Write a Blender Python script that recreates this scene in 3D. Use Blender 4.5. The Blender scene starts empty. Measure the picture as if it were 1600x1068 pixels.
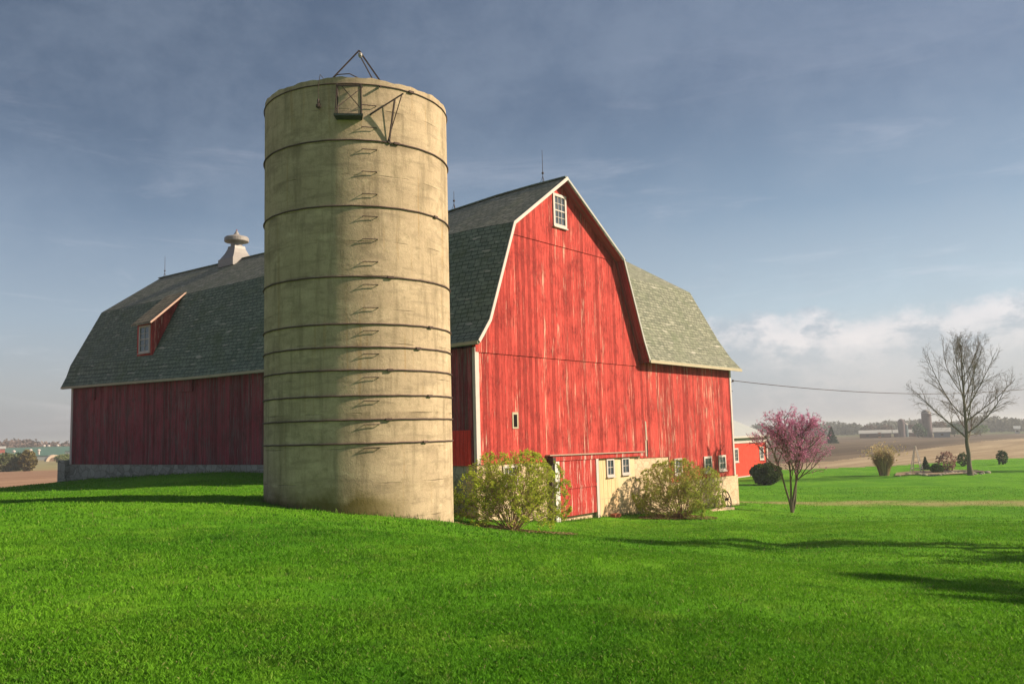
import bpy, math, random
import numpy as np
from mathutils import Vector, Matrix
S = bpy.context.scene
COL = S.collection
R_ = math.radians
rng = random.Random(7)
nr = np.random.default_rng(11)

# ------------------------------------------------------------------ camera
CAM = Vector((-22.2614, -19.0158, 3.05))
yaw, pitch, roll = 0.907480, 0.105330, -0.026567
F = Vector((math.sin(yaw)*math.cos(pitch), math.cos(yaw)*math.cos(pitch), math.sin(pitch)))
Rr = Vector((math.cos(yaw), -math.sin(yaw), 0)); Uu = Rr.cross(F)
R2 = Rr*math.cos(roll)+Uu*math.sin(roll); U2 = -Rr*math.sin(roll)+Uu*math.cos(roll)
cd = bpy.data.cameras.new('camera'); cam = bpy.data.objects.new('camera', cd); COL.objects.link(cam)
M = Matrix.Identity(4)
for i in range(3):
    M[i][0] = R2[i]; M[i][1] = U2[i]; M[i][2] = -F[i]; M[i][3] = CAM[i]
cam.matrix_world = M
cd.sensor_width = 36; cd.lens = 36*1350.52/1600; cd.clip_start = .1; cd.clip_end = 9000
S.camera = cam

# ------------------------------------------------------------------ light
EL = R_(29.5); SX, SY = .575, -.818
sdir = Vector((SX*math.cos(EL), SY*math.cos(EL), math.sin(EL)))
ld = bpy.data.lights.new('sun', 'SUN'); sun = bpy.data.objects.new('sun', ld); COL.objects.link(sun)
ld.energy = 5.0; ld.angle = R_(.9); ld.color = (1, .84, .62)
sun.rotation_euler = sdir.to_track_quat('Z', 'Y').to_euler()
S.view_settings.view_transform = 'Standard'; S.view_settings.look = 'None'
S.view_settings.exposure = .70; S.view_settings.gamma = 1

w = bpy.data.worlds.new('World'); S.world = w; w.use_nodes = True
nt = w.node_tree; nt.nodes.clear(); N = nt.nodes.new; LK = nt.links.new
out = N('ShaderNodeOutputWorld')
sky = N('ShaderNodeTexSky'); sky.sky_type = 'NISHITA'; sky.sun_disc = False
sky.sun_elevation = EL; sky.sun_rotation = math.atan2(SX, SY); sky.dust_density = 2
b1 = N('ShaderNodeBackground'); b1.inputs[1].default_value = .028
b2 = N('ShaderNodeBackground'); b2.inputs[1].default_value = .60
LK(sky.outputs[0], b1.inputs[0])
tc = N('ShaderNodeTexCoord'); sp = N('ShaderNodeSeparateXYZ'); LK(tc.outputs['Generated'], sp.inputs[0])
def mth(nt, op, a, b=None, c=None, clamp=False):
    n = nt.nodes.new('ShaderNodeMath'); n.operation = op; n.use_clamp = clamp
    for i, v in enumerate((a, b, c)):
        if v is None: continue
        if isinstance(v, (int, float)): n.inputs[i].default_value = v
        else: nt.links.new(v, n.inputs[i])
    return n.outputs[0]
def ramp(nt, f, stops, interp='LINEAR'):
    n = nt.nodes.new('ShaderNodeValToRGB'); n.color_ramp.interpolation = interp
    el = n.color_ramp.elements
    while len(el) < len(stops): el.new(.5)
    for e, (p, c) in zip(el, stops):
        e.position = p; e.color = (*c, 1) if len(c) == 3 else c
    nt.links.new(f, n.inputs[0]); return n.outputs[0]
def mixc(nt, f, a, b, mode='MIX'):
    n = nt.nodes.new('ShaderNodeMix'); n.data_type = 'RGBA'; n.blend_type = mode
    if isinstance(f, (int, float)): n.inputs[0].default_value = f
    else: nt.links.new(f, n.inputs[0])
    for i, v in ((6, a), (7, b)):
        if isinstance(v, tuple): n.inputs[i].default_value = (*v, 1)
        else: nt.links.new(v, n.inputs[i])
    return n.outputs[2]
def noise(nt, vec, scale, detail=4, rough=.5, dist=0):
    n = nt.nodes.new('ShaderNodeTexNoise'); n.inputs['Scale'].default_value = scale
    n.inputs['Detail'].default_value = detail; n.inputs['Roughness'].default_value = rough
    n.inputs['Distortion'].default_value = dist
    if vec is not None: nt.links.new(vec, n.inputs['Vector'])
    return n.outputs[0]
def mapv(nt, vec, scale=(1, 1, 1), loc=(0, 0, 0), rot=(0, 0, 0)):
    n = nt.nodes.new('ShaderNodeMapping'); n.inputs['Scale'].default_value = scale
    n.inputs['Location'].default_value = loc; n.inputs['Rotation'].default_value = rot
    nt.links.new(vec, n.inputs['Vector']); return n.outputs[0]
def thr(nt, v, lo, hi):
    n = nt.nodes.new('ShaderNodeMapRange'); n.inputs[1].default_value = lo; n.inputs[2].default_value = hi
    n.interpolation_type = 'SMOOTHSTEP'
    nt.links.new(v, n.inputs[0]); return n.outputs[0]
z = sp.outputs[2]
base = ramp(nt, z, [(0, (.44, .44, .45)), (.06, (.46, .475, .50)), (.13, (.37, .45, .52)), (.24, (.17, .24, .325)), (.36, (.085, .12, .185)), (.5, (.085, .115, .18)), (.72, (.26, .30, .38)), (1, (.42, .45, .52))])  # stops towards the zenith brightened, out of view, to add fill in the shade
az = mth(nt, 'ADD', mth(nt, 'MULTIPLY', sp.outputs[0], math.sin(R_(100))), mth(nt, 'MULTIPLY', sp.outputs[1], math.cos(R_(100))))
azf = thr(nt, az, .1, 1.05)
base = mixc(nt, mth(nt, 'MULTIPLY', thr(nt, z, .18, .45), mth(nt, 'SUBTRACT', 1, azf)), base, (.058, .080, .115))
base = mixc(nt, azf, mixc(nt, 1.0, base, (.66, .64, .68), 'MULTIPLY'), mixc(nt, 1.0, base, (1.08, 1.08, 1.06), 'MULTIPLY'))
# clouds: low bank on the right, thin wisps elsewhere
cv = mapv(nt, tc.outputs['Generated'], (1, 1, 3.4))
c1 = noise(nt, cv, 5.5, 9, .62, .3)
top = mth(nt, 'ADD', z, mth(nt, 'MULTIPLY', mth(nt, 'SUBTRACT', noise(nt, mapv(nt, tc.outputs['Generated'], (1, 1, 1.5)), 17, 8, .6), .5), .075))
bank = mth(nt, 'MULTIPLY', thr(nt, top, .128, .106), thr(nt, az, .70, .86))
puff = thr(nt, noise(nt, mapv(nt, tc.outputs['Generated'], (1, 1, 1.9), (.3, .1, 0)), 13, 12, .60, .1), .42, .58)
edge = mth(nt, 'ADD', thr(nt, top, .06, .112), .22)
ccol = mixc(nt, mth(nt, 'MULTIPLY', edge, puff), (.39, .405, .46), (.80, .71, .70))
skyc = mixc(nt, mth(nt, 'MULTIPLY', bank, .85), base, ccol)
wisp = mth(nt, 'MULTIPLY', thr(nt, noise(nt, mapv(nt, tc.outputs['Generated'], (1, 1, 7)), 3.1, 10, .68, .6), .52, .80), thr(nt, z, .5, .1))
skyc = mixc(nt, mth(nt, 'MULTIPLY', wisp, .42), skyc, (.72, .68, .72))
mot = thr(nt, noise(nt, mapv(nt, tc.outputs['Generated'], (1, 1, 1.4), (2, 5, 1)), 4.6, 10, .66, 0), .34, .70)
skyc = mixc(nt, mth(nt, 'MULTIPLY', mot, .34), skyc, (.27, .31, .37))
LK(skyc, b2.inputs[0])
ad = N('ShaderNodeAddShader'); LK(b1.outputs[0], ad.inputs[0]); LK(b2.outputs[0], ad.inputs[1]); LK(ad.outputs[0], out.inputs[0])

# ------------------------------------------------------------------ terrain height
CP = np.array([
 (-22.3,-19,1.45),(-26,-25,1.45),(-32,-8,1.6),(-15,-30,.75),(-24,-10,1.62),(-14,-16,1.28),(-8,-14,.80),(-4,-9,.45),(2,-8,.05),(8,-10,-.25),
 (0,-26,.2),(15,-28,-.6),(32,-26,-1.3),(14,-14,-.6),
 (-9.04,-.81,1.56),(-8.75,-3.93,1.30),(-7.2,-5.0,1.02),(-5.4,-3.95,.70),(-4.8,-1.5,.95),(-2.34,-3.27,.2),(-.05,-.5,.12),(4.4,-.2,-.24),(8.8,-.2,-.43),(13,-.2,-.65),(18.6,-.2,-.85),(21.2,0,-.96),
 (0,5,1.3),(0,13.3,1.70),(0,17,1.6),(0,22.8,1.4),(0,29.2,1.08),(-3.2,29,.98),(-6.9,20,1.2),(-7.5,10,1.45),(-8.1,4,1.52),(-20,15,1.45),(-30,30,.6),
 (5,12,1.2),(15,8,-.5),(5,36,.4),
 (20.1,-3.1,-1.18),(28,2.4,-1.45),(26,-12,-1.35),(33,-5,-1.5),(40,12,-1.7),(51.6,10.8,-2),(65,18,-2),(70,6.6,-2.02),(69,-2,-2.0),(86,16.3,-2.2),(93,10.7,-2.2),(110.4,5,-2.2),(119.4,.3,-2.3),(60,-30,-2),
 (116.6,26.3,-2.6),(184.6,30,-3.0),(284.4,33.7,-3.3),(339.8,30,-3.5),
 (15,75,-1.2),(-40,70,-1.6),(62,180,-2.5),(109,290,-3.0),(45,60,-1.8),(-100,0,.6),(-60,-80,0),(60,-120,-2.5),(200,-60,-3),(-40,180,-3),(-150,100,-2),(180,180,-3.2),(-130,-100,-1),(0,-200,-3),
 (300,200,-3.8),(200,350,-3.6),(0,380,-3.6),(380,0,-3.8),(-300,0,-3.6),(0,-380,-4),(350,-200,-4),(-280,250,-4),(-280,-250,-4)], float)
def _phi(r2): return np.where(r2 > 1e-9, .5*r2*np.log(np.maximum(r2, 1e-9)), 0)
_n = len(CP); _sc = 100.0
_P = CP[:, :2]/_sc
_K = _phi(((_P[:, None]-_P[None])**2).sum(-1)) + np.eye(_n)*1e-5
_A = np.zeros((_n+3, _n+3)); _A[:_n, :_n] = _K; _A[:_n, _n] = 1; _A[:_n, _n+1:] = _P; _A[_n:, :_n] = _A[:_n, _n:].T
_W = np.linalg.solve(_A, np.concatenate([CP[:, 2], np.zeros(3)]))
def hgt(x, y):
    x = np.atleast_1d(np.asarray(x, float)); y = np.atleast_1d(np.asarray(y, float))
    o = np.empty(x.shape)
    for s in range(0, len(x), 40000):
        q = np.stack([x[s:s+40000], y[s:s+40000]], -1)/_sc
        k = _phi(((q[:, None]-_P[None])**2).sum(-1))
        v = k@_W[:_n]+_W[_n]+q@_W[_n+1:]
        r = np.hypot(x[s:s+40000], y[s:s+40000])
        t = np.clip((r-300)/250, 0, 1); t = t*t*(3-2*t)
        X_, Y_ = x[s:s+40000], y[s:s+40000]
        w_ = np.clip((r-14)/20, 0, 1)*.0+np.clip((90-np.hypot(X_+22, Y_+19))/60, 0, 1)
        rel = .030*np.sin(X_*.83+1.3*np.sin(Y_*.41))*np.sin(Y_*.71+.9*np.sin(X_*.53)+1)+.016*np.sin(X_*1.9+2*np.sin(Y_*.9))*np.sin(Y_*2.1+1.4*np.sin(X_*1.1))
        # shallow swale that runs down the lawn in front of the barn
        dd = (X_-2)*(-.42)+(Y_+9.5)*.907+.5*np.sin(X_*.25)
        rel = rel-.13*np.exp(-(dd/.9)**2)*np.clip((X_+9)/6, 0, 1)*np.clip((22-X_)/10, 0, 1)
        o[s:s+40000] = v*(1-t)-4.4*t+rel*w_
    return o
def H(x, y): return float(hgt(x, y)[0])

# ------------------------------------------------------------------ material helpers
def newmat(name, rough=.9, spec=.2):
    m = bpy.data.materials.new(name); m.use_nodes = True
    b = m.node_tree.nodes['Principled BSDF']; b.inputs['Roughness'].default_value = rough
    b.inputs['Specular IOR Level'].default_value = spec
    return m, m.node_tree, b
def setc(nt, b, c):
    if isinstance(c, tuple): b.inputs['Base Color'].default_value = (*c, 1)
    else: nt.links.new(c, b.inputs['Base Color'])
def bump(nt, b, h, strength=.5, dist=.02):
    n = nt.nodes.new('ShaderNodeBump'); n.inputs['Strength'].default_value = strength; n.inputs['Distance'].default_value = dist
    nt.links.new(h, n.inputs['Height']); nt.links.new(n.outputs[0], b.inputs['Normal'])
def uvn(nt): n = nt.nodes.new('ShaderNodeTexCoord'); return n.outputs['UV']
def objn(nt): n = nt.nodes.new('ShaderNodeTexCoord'); return n.outputs['Object']
def wnoise(nt, v):
    n = nt.nodes.new('ShaderNodeTexWhiteNoise'); n.noise_dimensions = '1D'; nt.links.new(v, n.inputs['W']); return n.outputs[0]

def plain(name, c, rough=.8, spec=.2, var=.25, scale=6, b_=.3):
    m, nt, b = newmat(name, rough, spec)
    o = objn(nt); f = noise(nt, o, scale, 6, .6)
    setc(nt, b, mixc(nt, f, tuple(v*(1-var) for v in c), tuple(min(1, v*(1+var)) for v in c)))
    if b_: bump(nt, b, noise(nt, o, scale*5, 4), b_, .01)
    return m

def wood(name, c_lo, c_hi, peel=(.62, .42, .32), peel_amt=.60, dark_amt=.5, board=.18, grey=(.20, .14, .13), grey_lo=.6):
    m, nt, b = newmat(name, .88, .15)
    uv = uvn(nt); s = nt.nodes.new('ShaderNodeSeparateXYZ'); nt.links.new(uv, s.inputs[0])
    u, v = s.outputs[0], s.outputs[1]
    q = mth(nt, 'DIVIDE', u, board); idx = mth(nt, 'FLOOR', q); fr = mth(nt, 'FRACT', q)
    w1 = wnoise(nt, idx); w2 = wnoise(nt, mth(nt, 'ADD', idx, 57.3))
    cmb = nt.nodes.new('ShaderNodeCombineXYZ'); nt.links.new(u, cmb.inputs[0]); nt.links.new(v, cmb.inputs[1]); nt.links.new(mth(nt, 'MULTIPLY', w1, 40), cmb.inputs[2])
    P = cmb.outputs[0]
    st = noise(nt, mapv(nt, P, (24, 1.5, 1)), 1, 6, .65)
    big = noise(nt, uv, .55, 5, .6, .4)
    col = mixc(nt, thr(nt, st, .3, .72), c_lo, c_hi)
    col = mixc(nt, mth(nt, 'MULTIPLY', thr(nt, mth(nt, 'ADD', w1, mth(nt, 'MULTIPLY', big, .6)), .5, 1.3), dark_amt), col, tuple(v*.42 for v in c_lo))
    # weathered dark grain
    dk = thr(nt, noise(nt, mapv(nt, P, (22, 1.3, 1), (3, 8, 0)), 1, 8, .75), .50, .68)
    lowz = thr(nt, v, 6.5, 2.2)
    col = mixc(nt, mth(nt, 'MULTIPLY', dk, mth(nt, 'ADD', .18*dark_amt*2, mth(nt, 'MULTIPLY', thr(nt, big, .42, .66), .62))), col, tuple(x*.5 for x in c_lo))
    # blotchy weathering, elongated down the boards
    bl = noise(nt, mapv(nt, uv, (1.5, .9, 1), (1, 4, 2)), 1, 8, .74, .3)
    bl2 = noise(nt, mapv(nt, P, (30, 5.5, 1), (9, 4, 2)), 1, 5, .72)
    col = mixc(nt, mth(nt, 'MULTIPLY', mth(nt, 'MULTIPLY', thr(nt, bl, .42, .66), thr(nt, bl2, .34, .62)), min(1, dark_amt*1.55)), col, tuple(x*.40 for x in c_lo))
    col = mixc(nt, mth(nt, 'MULTIPLY', mth(nt, 'MULTIPLY', thr(nt, bl, .50, .34), thr(nt, bl2, .5, .7)), .35*min(1, dark_amt*2)), col, tuple(min(1, x*1.25+.05) for x in c_hi))
    gy = mth(nt, 'MULTIPLY', thr(nt, noise(nt, mapv(nt, P, (17, .8, 1), (11, 2, 0)), 1, 7, .7), grey_lo, grey_lo+.14), .75)
    col = mixc(nt, gy, col, grey)
    # peeled pale streaks
    pe = noise(nt, mapv(nt, P, (24, .95, 1), (5, 1, 3)), 1, 6, .68)
    pl = thr(nt, mth(nt, 'ADD', pe, mth(nt, 'MULTIPLY', mth(nt, 'SUBTRACT', w2, .5), .16)), peel_amt, peel_amt+.07)
    pl = mth(nt, 'MULTIPLY', pl, thr(nt, noise(nt, mapv(nt, uv, (.7, .35, 1), (8, 8, 1)), 1, 3), .36, .54))
    fleck = thr(nt, noise(nt, mapv(nt, P, (45, 7, 1)), 1, 3, .6), .66, .72)
    col = mixc(nt, mth(nt, 'MULTIPLY', mth(nt, 'MAXIMUM', pl, mth(nt, 'MULTIPLY', fleck, .5)), .8), col, peel)
    gr_ = noise(nt, mapv(nt, uv, (38, 14, 1), (3, 3, 9)), 1, 4, .75)
    col = mixc(nt, 1.0, col, mixc(nt, gr_, (.62, .60, .60), (1.38, 1.42, 1.42)), 'MULTIPLY')
    gap = mth(nt, 'MINIMUM', thr(nt, fr, 0, .05), thr(nt, fr, 1, .95))
    col = mixc(nt, mth(nt, 'MULTIPLY', mth(nt, 'SUBTRACT', 1, gap), .75), col, tuple(v*.18 for v in c_lo))
    setc(nt, b, col)
    hh = mth(nt, 'ADD', mth(nt, 'MULTIPLY', gap, 1.0), mth(nt, 'ADD', mth(nt, 'MULTIPLY', st, .35), mth(nt, 'MULTIPLY', w2, .5)))
    bump(nt, b, hh, .8, .02)
    return m
M_red = wood('weathered_red_boards', (.39, .042, .037), (.66, .092, .074), peel_amt=.595, dark_amt=.66, grey=(.26, .10, .085), grey_lo=.62)
M_redside = wood('weathered_red_boards_shaded', (.29, .044, .062), (.44, .078, .10), peel=(.26, .21, .20), peel_amt=.60, dark_amt=.8, grey=(.13, .11, .10), grey_lo=.47)  # weathered red, with shade of side wall and soffit darkened into the colour
M_redfresh = wood('red_painted_boards', (.60, .035, .025), (.80, .07, .05), peel_amt=.8, dark_amt=.15, grey_lo=.9)
M_reddoor = wood('red_door_boards', (.36, .035, .032), (.54, .062, .052), peel=(.7, .55, .48), peel_amt=.56, dark_amt=.3, board=.16, grey_lo=.68)
M_outred = wood('clean_red_siding', (.62, .05, .03), (.78, .08, .05), peel_amt=.9, dark_amt=.15, board=.3, grey_lo=.95)

def shingle(name, c1, c2, pale=(.42, .40, .35), moss=(.10, .13, .06)):
    m, nt, b = newmat(name, .95, .1)
    uv = uvn(nt)
    br = nt.nodes.new('ShaderNodeTexBrick'); nt.links.new(uv, br.inputs['Vector'])
    br.inputs['Color1'].default_value = (*c1, 1); br.inputs['Color2'].default_value = (*c2, 1)
    br.inputs['Mortar'].default_value = (*[v*.35 for v in c1], 1)  # dark joints paint the shadow lines between shingles
    br.inputs['Scale'].default_value = 1; br.inputs['Mortar Size'].default_value = .020; br.inputs['Mortar Smooth'].default_value = .4
    br.inputs['Bias'].default_value = 0; br.inputs['Brick Width'].default_value = .3; br.inputs['Row Height'].default_value = .17
    br.offset = .37; br.offset_frequency = 3
    n1 = noise(nt, uv, .8, 6, .65); n2 = noise(nt, mapv(nt, uv, (2.2, 6.5, 1)), 1, 5, .7)
    col = mixc(nt, mth(nt, 'MULTIPLY', thr(nt, n2, .44, .64), .45), br.outputs[0], tuple(v*.55 for v in c1))
    col = mixc(nt, mth(nt, 'MULTIPLY', thr(nt, noise(nt, mapv(nt, uv, (1.6, 5.5, 1), (7, 3, 0)), 1, 5, .7), .5, .64), .4), col, tuple(min(1, v*1.45) for v in c2))
    strk = noise(nt, mapv(nt, uv, (2.6, .28, 1), (4, 6, 0)), 1, 6, .65)
    col = mixc(nt, mth(nt, 'MULTIPLY', thr(nt, strk, .54, .72), .5), col, tuple(v*.6 for v in c1))
    col = mixc(nt, mth(nt, 'MULTIPLY', thr(nt, n1, .45, .75), .6), col, moss)
    pp = thr(nt, noise(nt, mapv(nt, uv, (1.1, 5.9, 1), (2, 9, 0)), 1, 2, .4), .67, .69)
    col = mixc(nt, mth(nt, 'MULTIPLY', pp, .8), col, pale)
    setc(nt, b, col)
    s = nt.nodes.new('ShaderNodeSeparateXYZ'); nt.links.new(uv, s.inputs[0])
    row = mth(nt, 'FRACT', mth(nt, 'DIVIDE', s.outputs[1], .17))
    bump(nt, b, mth(nt, 'ADD', row, mth(nt, 'MULTIPLY', n2, .8)), .9, .03)
    return m
M_sh = shingle('green_grey_shingles', (.150, .190, .160), (.215, .250, .205))
M_shw = shingle('tan_green_shingles', (.175, .185, .145), (.285, .285, .225), moss=(.15, .175, .11))

M_shu = shingle('olive_shingles_sunlit', (.23, .235, .18), (.36, .345, .27), moss=(.18, .20, .13))  # upper slope: sunlit brightness partly put into a lighter shingle colour
def concrete():
    m, nt, b = newmat('stained_concrete', .95, .1)
    o = objn(nt); s = nt.nodes.new('ShaderNodeSeparateXYZ'); nt.links.new(o, s.inputs[0]); zz = s.outputs[2]
    g = nt.nodes.new('ShaderNodeVectorMath')
    col = mixc(nt, noise(nt, mapv(nt, o, (1, 1, 2.6)), .9, 7, .62), (.31, .235, .160), (.58, .455, .315))
    # form lines every .8 m
    zn = mth(nt, 'ADD', zz, mth(nt, 'MULTIPLY', mth(nt, 'SUBTRACT', noise(nt, o, 1.4, 3), .5), .06))
    fl = mth(nt, 'ABSOLUTE', mth(nt, 'SUBTRACT', mth(nt, 'FRACT', mth(nt, 'DIVIDE', zn, .80)), .5))
    line = mth(nt, 'MULTIPLY', thr(nt, fl, .022, .0), thr(nt, noise(nt, o, 1.3, 3), .46, .66))
    below = mth(nt, 'MULTIPLY', thr(nt, mth(nt, 'FRACT', mth(nt, 'DIVIDE', zn, .80)), .12, .5), thr(nt, mth(nt, 'FRACT', mth(nt, 'DIVIDE', zn, .80)), .56, .5))
    col = mixc(nt, mth(nt, 'MULTIPLY', mth(nt, 'MULTIPLY', below, thr(nt, noise(nt, o, 1.1, 5, .6), .5, .66)), .55), col, (.16, .12, .075))
    col = mixc(nt, mth(nt, 'MULTIPLY', line, .75), col, (.10, .08, .055))
    col = mixc(nt, mth(nt, 'MULTIPLY', thr(nt, noise(nt, mapv(nt, o, (3.2, 3.2, .35)), 1, 6, .7), .46, .7), .6), col, (.17, .135, .085))
    col = mixc(nt, mth(nt, 'MULTIPLY', thr(nt, noise(nt, o, 3.8, 8, .72), .5, .68), .5), col, (.22, .18, .11))
    pale = thr(nt, noise(nt, mapv(nt, o, (1, 1, 2)), 1.7, 6, .6), .56, .7)
    col = mixc(nt, mth(nt, 'MULTIPLY', pale, .35), col, (.66, .53, .37))
    # rust streaks and moss skirt near the ground, on the camera left side
    ro = mth(nt, 'MULTIPLY', thr(nt, noise(nt, mapv(nt, o, (7, 7, .3), (4, 2, 0)), 1, 4, .6), .60, .72), .4)
    col = mixc(nt, ro, col, (.34, .20, .07))
    hz1 = thr(nt, noise(nt, mapv(nt, o, (.9, .9, 5), (5, 5, 5)), 1, 7, .72, .4), .50, .64)
    col = mixc(nt, mth(nt, 'MULTIPLY', hz1, .42), col, (.20, .16, .11))
    sp_ = noise(nt, o, 26, 5, .75)
    col = mixc(nt, 1.0, col, mixc(nt, sp_, (.72, .72, .72), (1.28, 1.28, 1.28)), 'MULTIPLY')
    ms = mth(nt, 'MULTIPLY', thr(nt, mth(nt, 'ADD', zz, mth(nt, 'MULTIPLY', noise(nt, o, 2.2, 6, .6), .7)), 2.35, 1.85), thr(nt, s.outputs[0], -.1, -1.6))
    col = mixc(nt, mth(nt, 'MULTIPLY', ms, .85), col, (.11, .085, .015))
    # band of spalled render low down on the right
    sb = mth(nt, 'MULTIPLY', mth(nt, 'MULTIPLY', thr(nt, zn, 1.72, 1.80), thr(nt, zn, 2.12, 2.02)), thr(nt, noise(nt, mapv(nt, o, (1.5, 1.5, 6)), 1.3, 6, .7), .40, .6))
    col = mixc(nt, mth(nt, 'MULTIPLY', sb, .5), col, (.27, .21, .13))
    setc(nt, b, col)
    bump(nt, b, mth(nt, 'ADD', noise(nt, o, 14, 8, .7), mth(nt, 'MULTIPLY', line, -1.5)), .55, .02)
    return m
M_conc = concrete()

def stone(name, c1, c2, scale=3.2, mort=(.42, .34, .24)):
    m, nt, b = newmat(name, .95, .1)
    uv = uvn(nt); v = nt.nodes.new('ShaderNodeTexVoronoi'); v.feature = 'DISTANCE_TO_EDGE'; v.inputs['Scale'].default_value = scale
    vv = mapv(nt, uv, (1, 1.5, 1)); nt.links.new(vv, v.inputs['Vector'])
    v2 = nt.nodes.new('ShaderNodeTexVoronoi'); v2.inputs['Scale'].default_value = scale; nt.links.new(vv, v2.inputs['Vector'])
    n = noise(nt, uv, 5, 7, .7)
    col = mixc(nt, v2.outputs[1], c1, c2); col = mixc(nt, .5, col, mixc(nt, n, c1, c2))
    col = mixc(nt, mth(nt, 'MULTIPLY', thr(nt, noise(nt, uv, 2.2, 6, .65), .4, .6), .75), col, mort)
    col = mixc(nt, mth(nt, 'MULTIPLY', thr(nt, v.outputs[0], .07, .0), .45), col, tuple(x*.45 for x in c1))
    col = mixc(nt, mth(nt, 'MULTIPLY', thr(nt, noise(nt, uv, 9, 5, .7), .6, .7), .5), col, (.12, .10, .08))
    setc(nt, b, col); bump(nt, b, mth(nt, 'ADD', mth(nt, 'MINIMUM', v.outputs[0], .12), mth(nt, 'MULTIPLY', n, .15)), .8, .06)
    return m
M_stone = stone('tan_fieldstone', (.42, .29, .19), (.66, .52, .38), 3.4, (.62, .49, .34))
M_stoneg = stone('grey_fieldstone', (.08, .075, .065), (.56, .54, .49), 2.0, (.33, .31, .27))
M_cream = wood('cream_painted_boards', (.66, .43, .24), (.76, .53, .32), peel=(.42, .33, .22), peel_amt=.7, dark_amt=.06, board=.3, grey=(.55, .42, .27), grey_lo=.7)
M_white = plain('white_paint', (.52, .455, .43), .6, .3, .15, 3)
M_whitepeel = wood('peeling_white_paint', (.66, .62, .60), (.80, .76, .74), peel=(.30, .22, .17), peel_amt=.53, dark_amt=.1, board=.4, grey_lo=.6)
M_trim = plain('dull_trim', (.42, .36, .26), .8, .2, .25, 3)
M_trimg = plain('greyed_white_trim', (.42, .41, .40), .8, .2, .2, 3)
M_trimp = plain('dull_pink_trim', (.45, .30, .24), .8, .2, .2, 3)
M_steel = plain('dark_rusty_steel', (.055, .035, .03), .75, .3, .4, 12)
M_hoop = plain('dark_hoop_steel', (.075, .045, .04), .8, .3, .35, 5)
M_galv = plain('galvanised_metal', (.27, .245, .235), .5, .4, .18, 4)
M_green = plain('green_painted_board', (.03, .045, .04), .8, .2, .3, 6)
M_dark = plain('dark_opening', (.012, .01, .01), .95, .05, .3, 5, 0)
def glass():
    m, nt, b = newmat('window_glass', .12, .6)
    setc(nt, b, mixc(nt, noise(nt, objn(nt), 3, 3), (.02, .03, .045), (.09, .11, .14))); return m
M_glass = glass()
M_greyroof = plain('grey_metal_roof', (.38, .40, .40), .6, .3, .1, 1.5)
M_greywall = plain('pale_grey_siding', (.40, .39, .36), .8, .2, .15, 2)

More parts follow.
